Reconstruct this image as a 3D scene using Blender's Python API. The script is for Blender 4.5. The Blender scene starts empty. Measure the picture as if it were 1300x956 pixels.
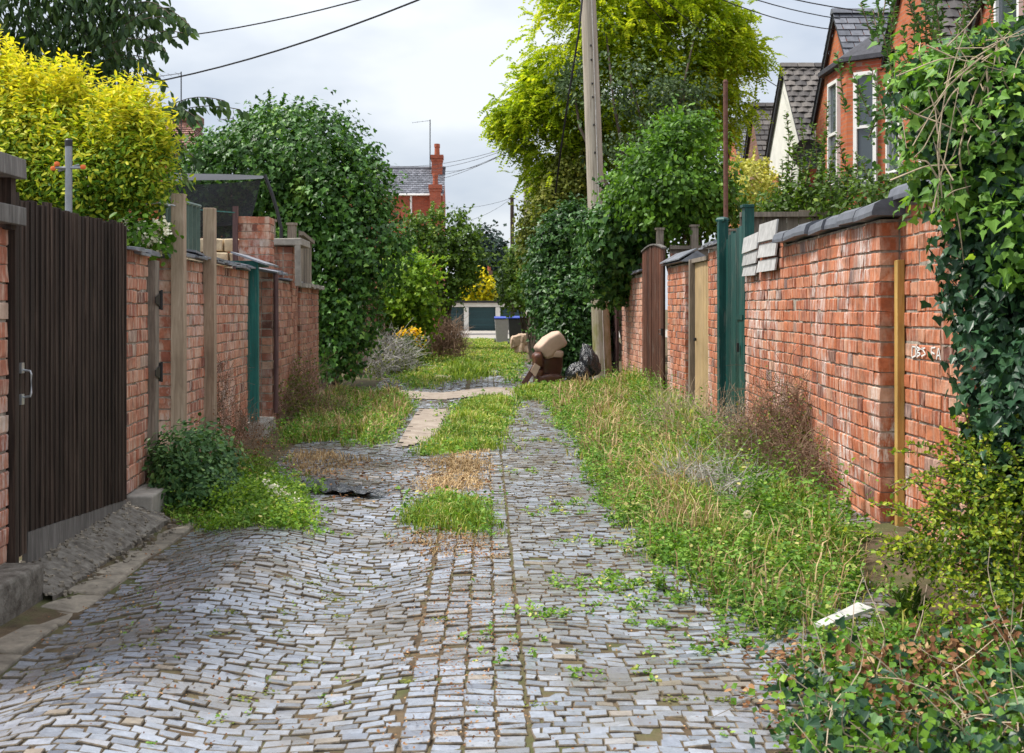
import bpy, math, random
import numpy as np
from mathutils import Vector, Matrix
RNG = np.random.default_rng(7)
random.seed(7)
SC = bpy.context.scene
COL = SC.collection
F, CX, CY, EYE = 1560.0, 611.0, 390.0, 1.35

def W(px, py, Z):
    """a point of the place seen at photo pixel (px,py) and Z metres along the alley"""
    return np.array([(px - CX) / F * Z, Z, EYE + (CY - py) / F * Z])
def G(px, py):
    Z = F * EYE / (py - CY)
    return np.array([(px - CX) / F * Z, Z])

def sm(t):
    t = np.clip(t, 0, 1); return t * t * (3 - 2 * t)
def gh(x, y):
    """height of the alley floor"""
    x = np.asarray(x, float); y = np.asarray(y, float)
    h = 0.0 * x
    near = sm((10.5 - y) / 3.0)
    h = h - 0.06 * np.exp(-((x + 0.62) / 0.36) ** 2) * near * (0.7 + 0.3 * np.sin(y * 1.3))
    h = h + 0.045 * np.exp(-((x + 1.25) / 0.33) ** 2) * near * (0.7 + 0.4 * np.sin(y * 1.9 + 1))
    h = h - 0.05 * np.exp(-((x + 1.78) / 0.25) ** 2) * near
    h = h + 0.012 * np.sin(x * 2.3 + y * 1.1) * np.sin(y * 0.9 - x) + 0.006 * np.sin(x * 6.1 - y * 3.7)
    h = h + 0.06 * np.exp(-((y - 9.3) / 0.9) ** 2) * np.exp(-((x + 0.55) / 0.5) ** 2) * 0.5
    h = h + 0.10 * sm((x - 1.6) / 0.8) * sm((y - 5.8) / 1.0)
    h = h - 0.45 * sm((y - 30) / 60.0)
    return h

# ---------------------------------------------------------------- mesh builder
class Geo:
    def __init__(s):
        s.v = []; s.n = 0; s.loops = []; s.sizes = []; s.r = []; s.m = []
    def add(s, verts, faces, rnd=0.5, mat=0):
        """verts (n,3); faces (k,q) int array"""
        verts = np.asarray(verts, float).reshape(-1, 3); faces = np.asarray(faces, np.int64)
        k, q = faces.shape
        s.v.append(verts); s.loops.append((faces + s.n).ravel()); s.sizes.append(np.full(k, q, np.int32))
        s.r.append(np.broadcast_to(np.asarray(rnd, float), (k,)).copy()); s.m.append(np.full(k, mat, np.int32))
        s.n += len(verts)
    def many(s, verts, faces, rnd, mat=0):
        """verts (N,K,3) copies of one template with faces (f,q); rnd (N,)"""
        N, K, _ = verts.shape
        faces = np.asarray(faces, np.int64)
        fs = (faces[None] + (np.arange(N) * K)[:, None, None]).reshape(-1, faces.shape[1])
        s.add(verts.reshape(-1, 3), fs, np.repeat(rnd, len(faces)), mat)
    def box(s, c, size, rot=0.0, rnd=0.5, mat=0, axes=None, jit=0.0, taper=None):
        """box centred at c; rot about z or axes = 3x3 rows"""
        u = np.array([[-1,-1,-1],[1,-1,-1],[1,1,-1],[-1,1,-1],[-1,-1,1],[1,-1,1],[1,1,1],[-1,1,1]], float) * .5
        p = u * np.asarray(size, float)
        if taper is not None: p[4:, 0] *= taper; p[4:, 1] *= taper
        if jit: p += RNG.normal(0, jit, p.shape)
        if axes is None:
            ca, sa = math.cos(rot), math.sin(rot)
            axes = np.array([[ca, sa, 0], [-sa, ca, 0], [0, 0, 1]])
        p = p @ np.asarray(axes) + np.asarray(c, float)
        s.add(p, [[0,3,2,1],[4,5,6,7],[0,1,5,4],[1,2,6,5],[2,3,7,6],[3,0,4,7]], rnd, mat)
    def prism(s, poly, z0, z1, rnd=0.5, mat=0):
        """poly: list of xy; from z0 to z1 (each number or list)"""
        n = len(poly); p = np.asarray(poly, float)
        a = np.c_[p, np.broadcast_to(z0, (n,))]; b = np.c_[p, np.broadcast_to(z1, (n,))]
        s.add(np.r_[a, b], [[i, (i+1) % n, n+(i+1) % n, n+i] for i in range(n)], rnd, mat)
        s.add(b, [list(range(n))], rnd, mat); s.add(a, [list(range(n))[::-1]], rnd, mat)
    def extrude(s, pts3, vec, rnd=0.5, mat=0):
        """polygon of 3d points pushed along vec"""
        a = np.asarray(pts3, float); b = a + np.asarray(vec, float); n = len(a)
        s.add(np.r_[a, b], [[i, (i+1) % n, n+(i+1) % n, n+i] for i in range(n)], rnd, mat)
        s.add(b, [list(range(n))], rnd, mat); s.add(a, [list(range(n))[::-1]], rnd, mat)
    def tube(s, pts, rad, n=6, rnd=0.5, mat=0, cap=True):
        pts = np.asarray(pts, float); m = len(pts)
        rad = np.broadcast_to(rad, (m,))
        t = np.gradient(pts, axis=0); t /= np.linalg.norm(t, axis=1)[:, None] + 1e-9
        up = np.array([0, 0, 1.0]) if abs(t[0, 2]) < .9 else np.array([1.0, 0, 0])
        a = np.cross(t, up); a /= np.linalg.norm(a, axis=1)[:, None] + 1e-9
        b = np.cross(t, a)
        th = np.arange(n) / n * 2 * math.pi
        ring = a[:, None] * np.cos(th)[None, :, None] + b[:, None] * np.sin(th)[None, :, None]
        v = (pts[:, None] + ring * rad[:, None, None]).reshape(-1, 3)
        f = [[i*n+j, i*n+(j+1) % n, (i+1)*n+(j+1) % n, (i+1)*n+j] for i in range(m-1) for j in range(n)]
        s.add(v, f, rnd, mat)
        if cap:
            s.add(v[:n], [list(range(n))], rnd, mat); s.add(v[-n:], [list(range(n))[::-1]], rnd, mat)
    def lathe(s, c, prof, n=16, rnd=.5, mat=0, sx=1.0, sy=1.0):
        """prof: list of (r,z)"""
        th = np.arange(n) / n * 2 * math.pi; m = len(prof)
        v = np.array([[r*math.cos(t)*sx, r*math.sin(t)*sy, z] for r, z in prof for t in th]) + np.asarray(c)
        s.add(v, [[i*n+j, i*n+(j+1) % n, (i+1)*n+(j+1) % n, (i+1)*n+j] for i in range(m-1) for j in range(n)], rnd, mat)
        s.add(v[-n:], [list(range(n))], rnd, mat); s.add(v[:n], [list(range(n))[::-1]], rnd, mat)
    def build(s, name, mats, parent=None, loc=None, smooth=False, bevel=0.0):
        v = np.concatenate(s.v); L = np.concatenate(s.loops); sz = np.concatenate(s.sizes)
        base = np.zeros(3)
        if parent is not None: base = np.array(WLOC[parent.name])
        elif loc is not None: base = np.asarray(loc, float)
        me = bpy.data.meshes.new(name)
        me.vertices.add(len(v)); me.vertices.foreach_set('co', (v - base).ravel())
        me.loops.add(len(L)); me.loops.foreach_set('vertex_index', L.astype(np.int32))
        me.polygons.add(len(sz))
        st = np.r_[0, np.cumsum(sz)[:-1]].astype(np.int32)
        me.polygons.foreach_set('loop_start', st); me.polygons.foreach_set('loop_total', sz)
        me.polygons.foreach_set('material_index', np.concatenate(s.m))
        me.polygons.foreach_set('use_smooth', np.full(len(sz), smooth))
        at = me.attributes.new('rnd', 'FLOAT', 'FACE'); at.data.foreach_set('value', np.concatenate(s.r))
        me.update(calc_edges=True); me.validate()
        if not isinstance(mats, (list, tuple)): mats = [mats]
        for mm in mats: me.materials.append(M[mm] if isinstance(mm, str) else mm)
        o = bpy.data.objects.new(name, me); COL.objects.link(o)
        if parent is not None: o.parent = parent
        else: o.location = base
        WLOC[o.name] = tuple(base)
        if bevel:
            b = o.modifiers.new('bevel', 'BEVEL'); b.width = bevel; b.segments = 2; b.limit_method = 'ANGLE'
        return o
WLOC = {}
def tag(o, label=None, cat=None, group=None, kind=None):
    if label: o['label'] = label
    if cat: o['category'] = cat
    if group: o['group'] = group
    if kind: o['kind'] = kind
    return o
def thing(name, label, cat, loc, group=None):
    o = bpy.data.objects.new(name, None); COL.objects.link(o)
    o.location = tuple(float(q) for q in loc); o.empty_display_size = .1
    WLOC[o.name] = tuple(float(q) for q in loc)
    return tag(o, label, cat, group)
def dup(root, loc, label):
    """copy of a thing with copies of its parts and sub-parts"""
    r = root.copy(); COL.objects.link(r); r.location = loc; r['label'] = label
    for ch in list(root.children):
        c = ch.copy(); COL.objects.link(c); c.parent = r
        for g in ch.children:
            d = g.copy(); COL.objects.link(d); d.parent = c
    return r

# ---------------------------------------------------------------- materials
M = {}
class NT:
    def __init__(s, name):
        m = bpy.data.materials.new(name); m.use_nodes = True; s.m = m; s.t = m.node_tree; s.t.nodes.clear()
        s.out = s.n('ShaderNodeOutputMaterial'); M[name] = m
    def n(s, typ, **kw):
        nd = s.t.nodes.new(typ)
        for k, v in kw.items():
            if hasattr(nd, k): setattr(nd, k, v)
            else: nd.inputs[k].default_value = v
        return nd
    def l(s, a, b): s.t.links.new(a, b); return s
    def attr(s):
        a = s.n('ShaderNodeAttribute'); a.attribute_name = 'rnd'; return a.outputs['Fac']
    def coord(s, scale=(1, 1, 1), kind='Object'):
        tc = s.n('ShaderNodeTexCoord'); mp = s.n('ShaderNodeMapping'); mp.inputs['Scale'].default_value = scale
        s.l(tc.outputs[kind], mp.inputs['Vector']); return mp.outputs[0]
    def noise(s, scale, detail=4, rough=.6, stretch=(1, 1, 1), dist=0.0):
        nz = s.n('ShaderNodeTexNoise'); nz.inputs['Scale'].default_value = scale; nz.inputs['Detail'].default_value = detail
        nz.inputs['Roughness'].default_value = rough; nz.inputs['Distortion'].default_value = dist
        s.l(s.coord(stretch), nz.inputs['Vector']); return nz.outputs['Fac']
    def ramp(s, fac, stops, interp='LINEAR'):
        r = s.n('ShaderNodeValToRGB'); e = r.color_ramp; e.interpolation = interp
        while len(e.elements) < len(stops): e.elements.new(0.5)
        for el, (p, c) in zip(e.elements, stops):
            el.position = p
            el.color = (*c, 1) if not isinstance(c, (int, float)) else (c, c, c, 1)
        s.l(fac, r.inputs[0]); return r.outputs[0]
    def mix(s, fac, a, b, mode='MIX'):
        x = s.n('ShaderNodeMix'); x.data_type = 'RGBA'; x.blend_type = mode
        for sock, val in ((x.inputs[0], fac), (x.inputs[6], a), (x.inputs[7], b)):
            if isinstance(val, (int, float)): sock.default_value = val
            elif isinstance(val, (tuple, list)): sock.default_value = (*val, 1)
            else: s.l(val, sock)
        return x.outputs[2]
    def math(s, op, a, b=0.0):
        x = s.n('ShaderNodeMath'); x.operation = op
        for sock, val in ((x.inputs[0], a), (x.inputs[1], b)):
            if isinstance(val, (int, float)): sock.default_value = val
            else: s.l(val, sock)
        return x.outputs[0]
    def bump(s, h, strength=.3, dist=.01):
        b = s.n('ShaderNodeBump'); b.inputs['Strength'].default_value = strength; b.inputs['Distance'].default_value = dist
        s.l(h, b.inputs['Height']); return b.outputs[0]
    def pr(s, col, rough=.7, spec=.4, normal=None, metal=0.0, **kw):
        p = s.n('ShaderNodeBsdfPrincipled')
        for key, val in (('Base Color', col), ('Roughness', rough), ('Specular IOR Level', spec), ('Metallic', metal)):
            if isinstance(val, (int, float)): p.inputs[key].default_value = val
            elif isinstance(val, (tuple, list)): p.inputs[key].default_value = (*val, 1)
            else: s.l(val, p.inputs[key])
        if normal is not None: s.l(normal, p.inputs['Normal'])
        for k, v in kw.items(): p.inputs[k].default_value = v
        return p.outputs[0]
    def fin(s, sh): s.l(sh, s.out.inputs['Surface']); return s.m

def leaf_mat(name, stops, trans=.3, rough=.42, spec=.45, tcol=None):
    t = NT(name)
    c = t.ramp(t.attr(), stops)
    n = t.noise(1.4, 3, .6)
    c = t.mix(1.0, c, t.ramp(n, [(.3, (.95, .95, .8)), (.7, (1.5, 1.4, 1.15))]), 'MULTIPLY')
    p = t.pr(c, rough, spec*.5)
    tr = t.n('ShaderNodeBsdfTranslucent')
    t.l(t.mix(1.0, c, tcol or (1.3, 1.4, .5), 'MULTIPLY'), tr.inputs['Color'])
    ms = t.n('ShaderNodeMixShader'); ms.inputs[0].default_value = trans
    t.l(p, ms.inputs[1]); t.l(tr.outputs[0], ms.inputs[2]); t.fin(ms.outputs[0])

def brick_mat(name, stops, pale=(.62, .5, .42), pale_amt=.55, streak=True, white=.0, dark=.5):
    t = NT(name)
    c = t.ramp(t.attr(), stops)
    c = t.mix(1.0, c, t.ramp(t.noise(26, 5, .7), [(.25, .68), (.5, 1.0), (.8, 1.25)]), 'MULTIPLY')
    st = t.noise(11, 4, .65, (1, 2.6, .35))
    c = t.mix(t.math('MULTIPLY', t.ramp(st, [(.48, 0.0), (.62, 1.0)]), pale_amt), c, pale)
    c = t.mix(t.math('MULTIPLY', t.ramp(t.noise(3.1, 4, .7, (1, 1, 1.6)), [(.5, 0.0), (.68, 1.0)]), dark), c, (.10, .065, .05))
    if white:
        w = t.math('MULTIPLY', t.ramp(t.noise(1.7, 3, .6, (1, 1.2, .7)), [(.51, 0.0), (.60, 1.0)]), t.ramp(t.noise(22, 4, .75, (1, 1.6, .35)), [(.46, 0.0), (.58, 1.0)]))
        c = t.mix(t.math('MULTIPLY', w, white), c, (.72, .68, .64))
    nb = t.bump(t.noise(60, 6, .7), .5, .006)
    t.fin(t.pr(c, .88, .25, nb))
def plain(name, col, rough=.6, spec=.4, var=.25, scale=12, metal=0.0, bump=.15, stretch=(1, 1, 1), col2=None):
    t = NT(name)
    n = t.noise(scale, 5, .65, stretch)
    if col2 is None: c = t.mix(1.0, col, t.ramp(n, [(.25, 1 - var), (.75, 1 + var)]), 'MULTIPLY')
    else: c = t.ramp(n, [(.32, col), (.68, col2)])
    c = t.mix(1.0, c, t.ramp(t.attr(), [(0, .8), (1, 1.2)]), 'MULTIPLY')
    t.fin(t.pr(c, rough, spec, t.bump(t.noise(scale * 4, 4, .6, stretch), bump, .005), metal))
def wood(name, a, b, c3, rough=.75, scale=7, zs=.09, bump=.4, wear=0.0):
    t = NT(name)
    g = t.noise(scale * 5, 5, .6, (1, 1, zs), 1.2)
    c = t.ramp(g, [(.25, a), (.5, b), (.78, c3)])
    c = t.mix(1.0, c, t.ramp(t.attr(), [(0, .62), (1, 1.35)]), 'MULTIPLY')
    c = t.mix(1.0, c, t.ramp(t.noise(1.7, 4, .6), [(.3, .75), (.7, 1.2)]), 'MULTIPLY')
    if wear: c = t.mix(t.math('MULTIPLY', t.ramp(t.noise(scale*3, 5, .75, (1, 1, .12)), [(.56, 0.0), (.64, 1.0)]), wear), c, (.22, .19, .16))
    t.fin(t.pr(c, rough, .3, t.bump(g, bump, .004)))

# leaves
leaf_mat('ivy_leaf', [(0, (.012, .034, .010)), (.45, (.026, .075, .020)), (.8, (.055, .135, .032)), (1, (.12, .22, .05))], .18, .36, .5)
leaf_mat('ivy_mound_leaf', [(0, (.014, .042, .010)), (.4, (.038, .105, .020)), (.75, (.08, .19, .034)), (1, (.17, .29, .06))], .2, .38, .5)
leaf_mat('ivy_dark_leaf', [(0, (.010, .028, .018)), (.5, (.022, .062, .034)), (.85, (.05, .12, .055)), (1, (.10, .19, .07))], .12, .34, .5)
leaf_mat('ivy_pale_leaf', [(0, (.05, .12, .03)), (.5, (.12, .25, .05)), (.8, (.22, .38, .08)), (1, (.42, .50, .08))], .3, .42, .4)
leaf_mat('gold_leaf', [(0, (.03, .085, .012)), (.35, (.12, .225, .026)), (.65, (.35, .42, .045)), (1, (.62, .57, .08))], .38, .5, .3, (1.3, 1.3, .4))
leaf_mat('robinia_leaf', [(0, (.05, .10, .010)), (.35, (.16, .26, .020)), (.7, (.34, .43, .03)), (1, (.54, .57, .06))], .48, .5, .3, (1.3, 1.3, .4))
leaf_mat('dark_leaf', [(0, (.018, .034, .018)), (.5, (.045, .08, .036)), (.85, (.085, .135, .06)), (1, (.14, .20, .09))], .2, .42, .4)
leaf_mat('drooping_leaf', [(0, (.016, .035, .018)), (.4, (.035, .075, .032)), (.75, (.075, .13, .055)), (1, (.15, .22, .10))], .25, .38, .45)
leaf_mat('mid_leaf', [(0, (.03, .06, .012)), (.5, (.065, .125, .022)), (.85, (.12, .20, .035)), (1, (.20, .28, .05))], .3, .45, .4)
leaf_mat('bright_leaf', [(0, (.035, .085, .014)), (.5, (.085, .19, .024)), (.85, (.16, .30, .04)), (1, (.26, .40, .06))], .32, .42, .4)
leaf_mat('lime_leaf', [(0, (.06, .13, .012)), (.5, (.15, .27, .025)), (.85, (.28, .40, .04)), (1, (.42, .50, .07))], .34, .45, .4)
leaf_mat('olive_leaf', [(0, (.05, .07, .016)), (.5, (.11, .14, .03)), (.85, (.19, .21, .05)), (1, (.30, .30, .08))], .3, .5, .3)
leaf_mat('cream_leaf', [(0, (.20, .24, .05)), (.5, (.42, .43, .12)), (.85, (.58, .56, .20)), (1, (.62, .58, .25))], .3, .5, .3)
leaf_mat('pure_yellow_leaf', [(0, (.28, .28, .01)), (.5, (.60, .54, .015)), (1, (.8, .72, .04))], .35, .5, .3, (1.2, 1.2, .4))
leaf_mat('herb_leaf', [(0, (.022, .06, .024)), (.45, (.06, .135, .05)), (.8, (.12, .22, .08)), (1, (.22, .32, .12))], .22, .45, .4)
leaf_mat('conifer_leaf', [(0, (.02, .034, .036)), (.5, (.035, .058, .058)), (1, (.06, .09, .085))], .1, .6, .2)
leaf_mat('grass_blade', [(0, (.05, .09, .018)), (.3, (.11, .18, .028)), (.6, (.19, .28, .05)), (.78, (.29, .36, .08)), (.9, (.40, .37, .16)), (1, (.54, .45, .26))], .3, .5, .3)
leaf_mat('verge_leaf', [(0, (.035, .09, .018)), (.4, (.085, .19, .032)), (.75, (.165, .30, .055)), (.93, (.29, .38, .10)), (1, (.45, .42, .20))], .3, .5, .3)
leaf_mat('privet_leaf', [(0, (.018, .045, .010)), (.35, (.07, .14, .018)), (.7, (.24, .32, .03)), (1, (.48, .48, .06))], .3, .42, .4)
leaf_mat('dry_blade', [(0, (.14, .09, .055)), (.3, (.27, .19, .115)), (.6, (.41, .31, .20)), (.85, (.53, .42, .28)), (1, (.24, .27, .09))], .2, .7, .2, (1.1, 1, .8))
leaf_mat('dry_leaf', [(0, (.06, .028, .016)), (.4, (.14, .065, .035)), (.75, (.28, .16, .09)), (1, (.42, .30, .19))], .1, .7, .2, (1.1, 1, .8))
leaf_mat('petal_yellow', [(0, (.7, .42, .01)), (1, (.85, .62, .02))], .2, .5, .2, (1, 1, .5))
leaf_mat('petal_white', [(0, (.55, .55, .48)), (.7, (.78, .77, .72)), (1, (.7, .45, .42))], .2, .5, .2, (1, 1, 1))
plain('stem_brown', (.20, .13, .085), .8, .2, .4)
plain('stem_tan', (.42, .33, .23), .8, .2, .4)
plain('stem_grey', (.36, .34, .31), .8, .2, .35)
plain('stem_green', (.10, .17, .05), .7, .3, .3)
plain('bark', (.11, .085, .065), .9, .2, .4, 9, 0, .6, (1, 1, .25))
# masonry
brick_mat('brick_orange', [(0, (.14, .052, .038)), (.14, (.28, .082, .044)), (.45, (.42, .128, .058)), (.8, (.50, .18, .086)), (.93, (.50, .28, .19)), (1, (.20, .125, .115))], (.64, .45, .35), .5, True, .72, .5)
brick_mat('brick_streaked', [(0, (.15, .06, .045)), (.15, (.31, .11, .072)), (.5, (.45, .17, .10)), (.85, (.52, .25, .16)), (.95, (.56, .39, .29)), (1, (.34, .23, .18))], (.66, .50, .39), .7, True, .4, .4)
brick_mat('brick_brown', [(0, (.12, .05, .036)), (.3, (.26, .10, .065)), (.7, (.36, .155, .095)), (1, (.42, .24, .16))], (.5, .38, .3), .35, True, .2, .45)
t = NT('mortar'); t.fin(t.pr(t.ramp(t.noise(20, 5, .7), [(.3, (.16, .135, .11)), (.5, (.33, .285, .235)), (.7, (.52, .47, .40))]), .95, .1, t.bump(t.noise(80, 4), .6, .006)))
plain('slate', (.105, .11, .13), .42, .5, .35, 14, 0, .25, (1, 1, 1))
plain('bay_slate', (.07, .072, .085), .75, .25, .35, 14)
plain('slate_cap', (.20, .21, .235), .4, .5, .4, 9, 0, .25)
plain('concrete', (.30, .275, .24), .9, .2, .4, 7, 0, .6)
plain('concrete_dark', (.12, .105, .09), .9, .2, .5, 6, 0, .6)
plain('cream_stone', (.62, .50, .34), .9, .2, .3, 10, 0, .6)
wood('wood_dark', (.016, .010, .008), (.036, .023, .017), (.12, .082, .062), .7, 9, .035)
wood('wood_weathered', (.06, .055, .052), (.13, .12, .11), (.24, .225, .21), .8)
wood('wood_pale', (.24, .17, .115), (.36, .27, .19), (.47, .37, .28), .75)
wood('wood_fence', (.10, .085, .07), (.20, .165, .13), (.33, .28, .23), .8)
wood('wood_brown', (.045, .018, .012), (.085, .034, .021), (.13, .055, .034), .5, wear=.3)
wood('wood_plum', (.06, .032, .032), (.11, .06, .058), (.17, .10, .095), .6)
wood('wood_tan', (.36, .24, .115), (.44, .31, .16), (.52, .38, .21), .6, 5, .05, .15, .3)
wood('wood_batten', (.38, .22, .055), (.48, .30, .09), (.56, .38, .14), .6)
wood('wood_teal', (.010, .085, .076), (.018, .14, .125), (.03, .19, .17), .45, 6, .06, .25, .35)
wood('wood_green', (.004, .036, .032), (.008, .06, .052), (.016, .095, .082), .45, 6, .06, .3, .35)
t = NT('pole_mossy')
tc_ = t.n('ShaderNodeTexCoord'); sx_ = t.n('ShaderNodeSeparateXYZ'); t.l(tc_.outputs['Object'], sx_.inputs[0])
g_ = t.noise(20, 5, .6, (1, 1, .035), 1.2)
c_ = t.ramp(g_, [(.25, (.22, .18, .14)), (.5, (.38, .33, .265)), (.78, (.50, .45, .37))])
mm_ = t.math('MULTIPLY', t.ramp(t.noise(5, 5, .7, (1, 1, .4)), [(.4, 0.0), (.6, 1.0)]), t.ramp(t.math('MULTIPLY', sx_.outputs[2], .45), [(.35, .85), (.8, 0.0)]))
c_ = t.mix(mm_, c_, (.17, .17, .03))
t.fin(t.pr(c_, .9, .25, t.bump(g_, .6, .006)))
wood('pole_wood', (.22, .18, .14), (.38, .33, .265), (.50, .45, .37), .85, 4, .035, .5)
plain('metal_grey', (.26, .28, .30), .45, .5, .15, 20, .3)
plain('metal_galv', (.5, .52, .54), .35, .5, .15, 30, .7)
plain('metal_black', (.012, .012, .013), .5, .5, .2)
plain('metal_rust', (.13, .062, .045), .85, .3, .5, 20)
plain('green_paint', (.10, .15, .125), .4, .5, .2)
plain('plastic_orange', (.75, .16, .03), .4, .5, .1)
plain('plastic_blue', (.012, .04, .30), .4, .5, .1)
plain('plastic_dark', (.035, .038, .042), .45, .5, .2)
plain('plastic_grey', (.30, .29, .28), .5, .5, .1)
plain('cable_black', (.01, .01, .011), .6, .3, .1)
plain('leather', (.10, .036, .02), .38, .5, .35, 8, 0, .3)
plain('cushion', (.50, .36, .275), .85, .2, .15, 6, 0, .2)
plain('cardboard', (.45, .33, .24), .9, .1, .2)
plain('white_paint', (.78, .77, .74), .5, .4, .08)
plain('faded_paint', (.46, .45, .42), .8, .2, .3, 14)
plain('white_render', (.70, .69, .63), .85, .2, .12, 3)
plain('terracotta', (.36, .10, .055), .8, .2, .25)
plain('garage_green', (.012, .055, .062), .45, .5, .15)
plain('rubble_stone', (.35, .345, .335), .9, .2, .3)
t = NT('bin_bag'); t.fin(t.pr((.012, .014, .018), .22, .9, t.bump(t.noise(14, 5, .7, (1, 1, 1), 1.5), .9, .03)))
t = NT('glass'); t.fin(t.pr((.05, .065, .075), .06, .8))
# mesh shade cloth: fine holes let part of what is behind show
t = NT('shade_cloth')
d = t.pr((.028, .031, .038), .7, .3); tr = t.n('ShaderNodeBsdfTransparent'); ms = t.n('ShaderNodeMixShader'); ms.inputs[0].default_value = .16
t.l(d, ms.inputs[1]); t.l(tr.outputs[0], ms.inputs[2]); t.fin(ms.outputs[0])
plain('shade_hem', (.035, .037, .042), .7, .3, .15)
# house bricks (far): brick texture on wall plane
def far_brick(name, c1, c2, mort, vertical_axis='x'):
    t = NT(name)
    tc = t.n('ShaderNodeTexCoord'); sx = t.n('ShaderNodeSeparateXYZ'); cb = t.n('ShaderNodeCombineXYZ')
    t.l(tc.outputs['Object'], sx.inputs[0])
    t.l(t.math('ADD', sx.outputs[0], sx.outputs[1]), cb.inputs[0]); t.l(sx.outputs[2], cb.inputs[1])
    b = t.n('ShaderNodeTexBrick'); t.l(cb.outputs[0], b.inputs['Vector'])
    b.inputs['Scale'].default_value = 1.0; b.inputs['Brick Width'].default_value = .225; b.inputs['Row Height'].default_value = .08
    b.inputs['Mortar Size'].default_value = .006; b.inputs['Bias'].default_value = -.1
    b.inputs['Color1'].default_value = (*c1, 1); b.inputs['Color2'].default_value = (*c2, 1); b.inputs['Mortar'].default_value = (*mort, 1)
    c = t.mix(1.0, b.outputs['Color'], t.ramp(t.noise(4, 5, .7), [(.25, .7), (.75, 1.25)]), 'MULTIPLY')
    t.fin(t.pr(c, .85, .25, t.bump(b.outputs['Fac'], -.4, .008)))
far_brick('house_brick', (.50, .15, .06), (.36, .095, .045), (.32, .2, .15))
far_brick('house_brick_red', (.42, .10, .05), (.30, .065, .035), (.28, .17, .13))
far_brick('house_brick_brown', (.24, .12, .08), (.16, .08, .055), (.2, .15, .12))
def roof_mat(name, a, b, c3):
    t = NT(name)
    c = t.ramp(t.attr(), [(0, a), (.5, b), (1, c3)])
    c = t.mix(1.0, c, t.ramp(t.noise(9, 5, .7), [(.3, .65), (.75, 1.35)]), 'MULTIPLY')
    t.fin(t.pr(c, .6, .4, t.bump(t.noise(30, 4), .3, .01)))
roof_mat('roof_slate', (.075, .08, .095), (.12, .125, .145), (.18, .185, .21))
roof_mat('roof_tile', (.055, .048, .046), (.095, .082, .075), (.15, .13, .115))
roof_mat('roof_red', (.13, .06, .045), (.20, .09, .065), (.26, .13, .10))
# ground
t = NT('sett')
c = t.ramp(t.attr(), [(0, (.12, .13, .155)), (.3, (.20, .218, .255)), (.7, (.255, .275, .315)), (.94, (.30, .315, .35)), (1, (.26, .22, .18))])
c = t.mix(1.0, c, t.ramp(t.noise(40, 4, .7), [(.25, .7), (.75, 1.25)]), 'MULTIPLY')
c = t.mix(t.math('MULTIPLY', t.ramp(t.noise(1.3, 5, .65), [(.46, 0.0), (.60, 1.0)]), .62), c, (.125, .105, .078))
t.fin(t.pr(c, t.ramp(t.noise(9, 4, .6), [(.3, .17), (.7, .34)]), .7, t.bump(t.noise(55, 4, .6), .2, .003)))
t = NT('sett_joint'); t.fin(t.pr(t.ramp(t.noise(30, 4, .7), [(.3, (.06, .05, .042)), (.5, (.13, .108, .082)), (.7, (.21, .165, .11))]), .95, .1))
plain('kerb_sandy', (.30, .26, .205), .95, .1, .4, 12, 0, .8, col2=(.15, .13, .105))
plain('kerb_stone', (.23, .21, .18), .92, .15, .5, 17, 0, 1.0, col2=(.085, .072, .06))
t = NT('soil')
c = t.ramp(t.noise(5, 6, .7), [(.25, (.04, .03, .02)), (.5, (.10, .072, .045)), (.75, (.17, .125, .078))])
c = t.mix(t.math('MULTIPLY', t.ramp(t.noise(2.1, 5, .65), [(.46, 0.0), (.6, 1.0)]), .55), c, (.075, .10, .03))
t.fin(t.pr(c, .95, .15, t.bump(t.noise(60, 5, .7), .7, .01)))
t = NT('pale_dirt')
c = t.ramp(t.noise(6, 6, .7), [(.25, (.16, .125, .10)), (.5, (.29, .24, .195)), (.75, (.38, .33, .275))])
t.fin(t.pr(c, .95, .15, t.bump(t.noise(50, 5, .7), .6, .01)))
# ================================================================ camera, sky, sun
cam = bpy.data.cameras.new('camera'); co = bpy.data.objects.new('camera', cam); COL.objects.link(co)
co.location = (0, 0, EYE); co.rotation_euler = (math.pi / 2, 0, 0)
cam.sensor_width = 36; cam.lens = 36 * F / 1300; cam.shift_x = (650 - CX) / 1300; cam.shift_y = (CY - 478) / 1300
cam.clip_start = .05; cam.clip_end = 2000
cam.dof.use_dof = True; cam.dof.focus_distance = 9.0; cam.dof.aperture_fstop = 9.0
SC.camera = co
w = bpy.data.worlds.new('World'); SC.world = w; w.use_nodes = True
nt = w.node_tree; nt.nodes.clear()
SUN_EL, SUN_AZ = math.radians(60), math.radians(272)     # azimuth from +Y clockwise: from the left of the alley
sky = nt.nodes.new('ShaderNodeTexSky'); sky.sky_type = 'NISHITA'; sky.sun_disc = False
sky.sun_elevation = SUN_EL; sky.sun_rotation = SUN_AZ; sky.dust_density = 2.0
tc = nt.nodes.new('ShaderNodeTexCoord'); sp = nt.nodes.new('ShaderNodeSeparateXYZ'); nt.links.new(tc.outputs['Generated'], sp.inputs[0])
mp = nt.nodes.new('ShaderNodeMapping'); mp.inputs['Scale'].default_value = (1, 1, 2.6); nt.links.new(tc.outputs['Generated'], mp.inputs[0])
nz = nt.nodes.new('ShaderNodeTexNoise'); nz.inputs['Scale'].default_value = 3.2; nz.inputs['Detail'].default_value = 5; nz.inputs['Roughness'].default_value = .5
nt.links.new(mp.outputs[0], nz.inputs['Vector'])
cr = nt.nodes.new('ShaderNodeValToRGB'); e = cr.color_ramp
e.elements[0].position = .36; e.elements[0].color = (2.8, 3.15, 3.75, 1)
e.elements[1].position = .62; e.elements[1].color = (5.1, 5.25, 5.4, 1)
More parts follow.
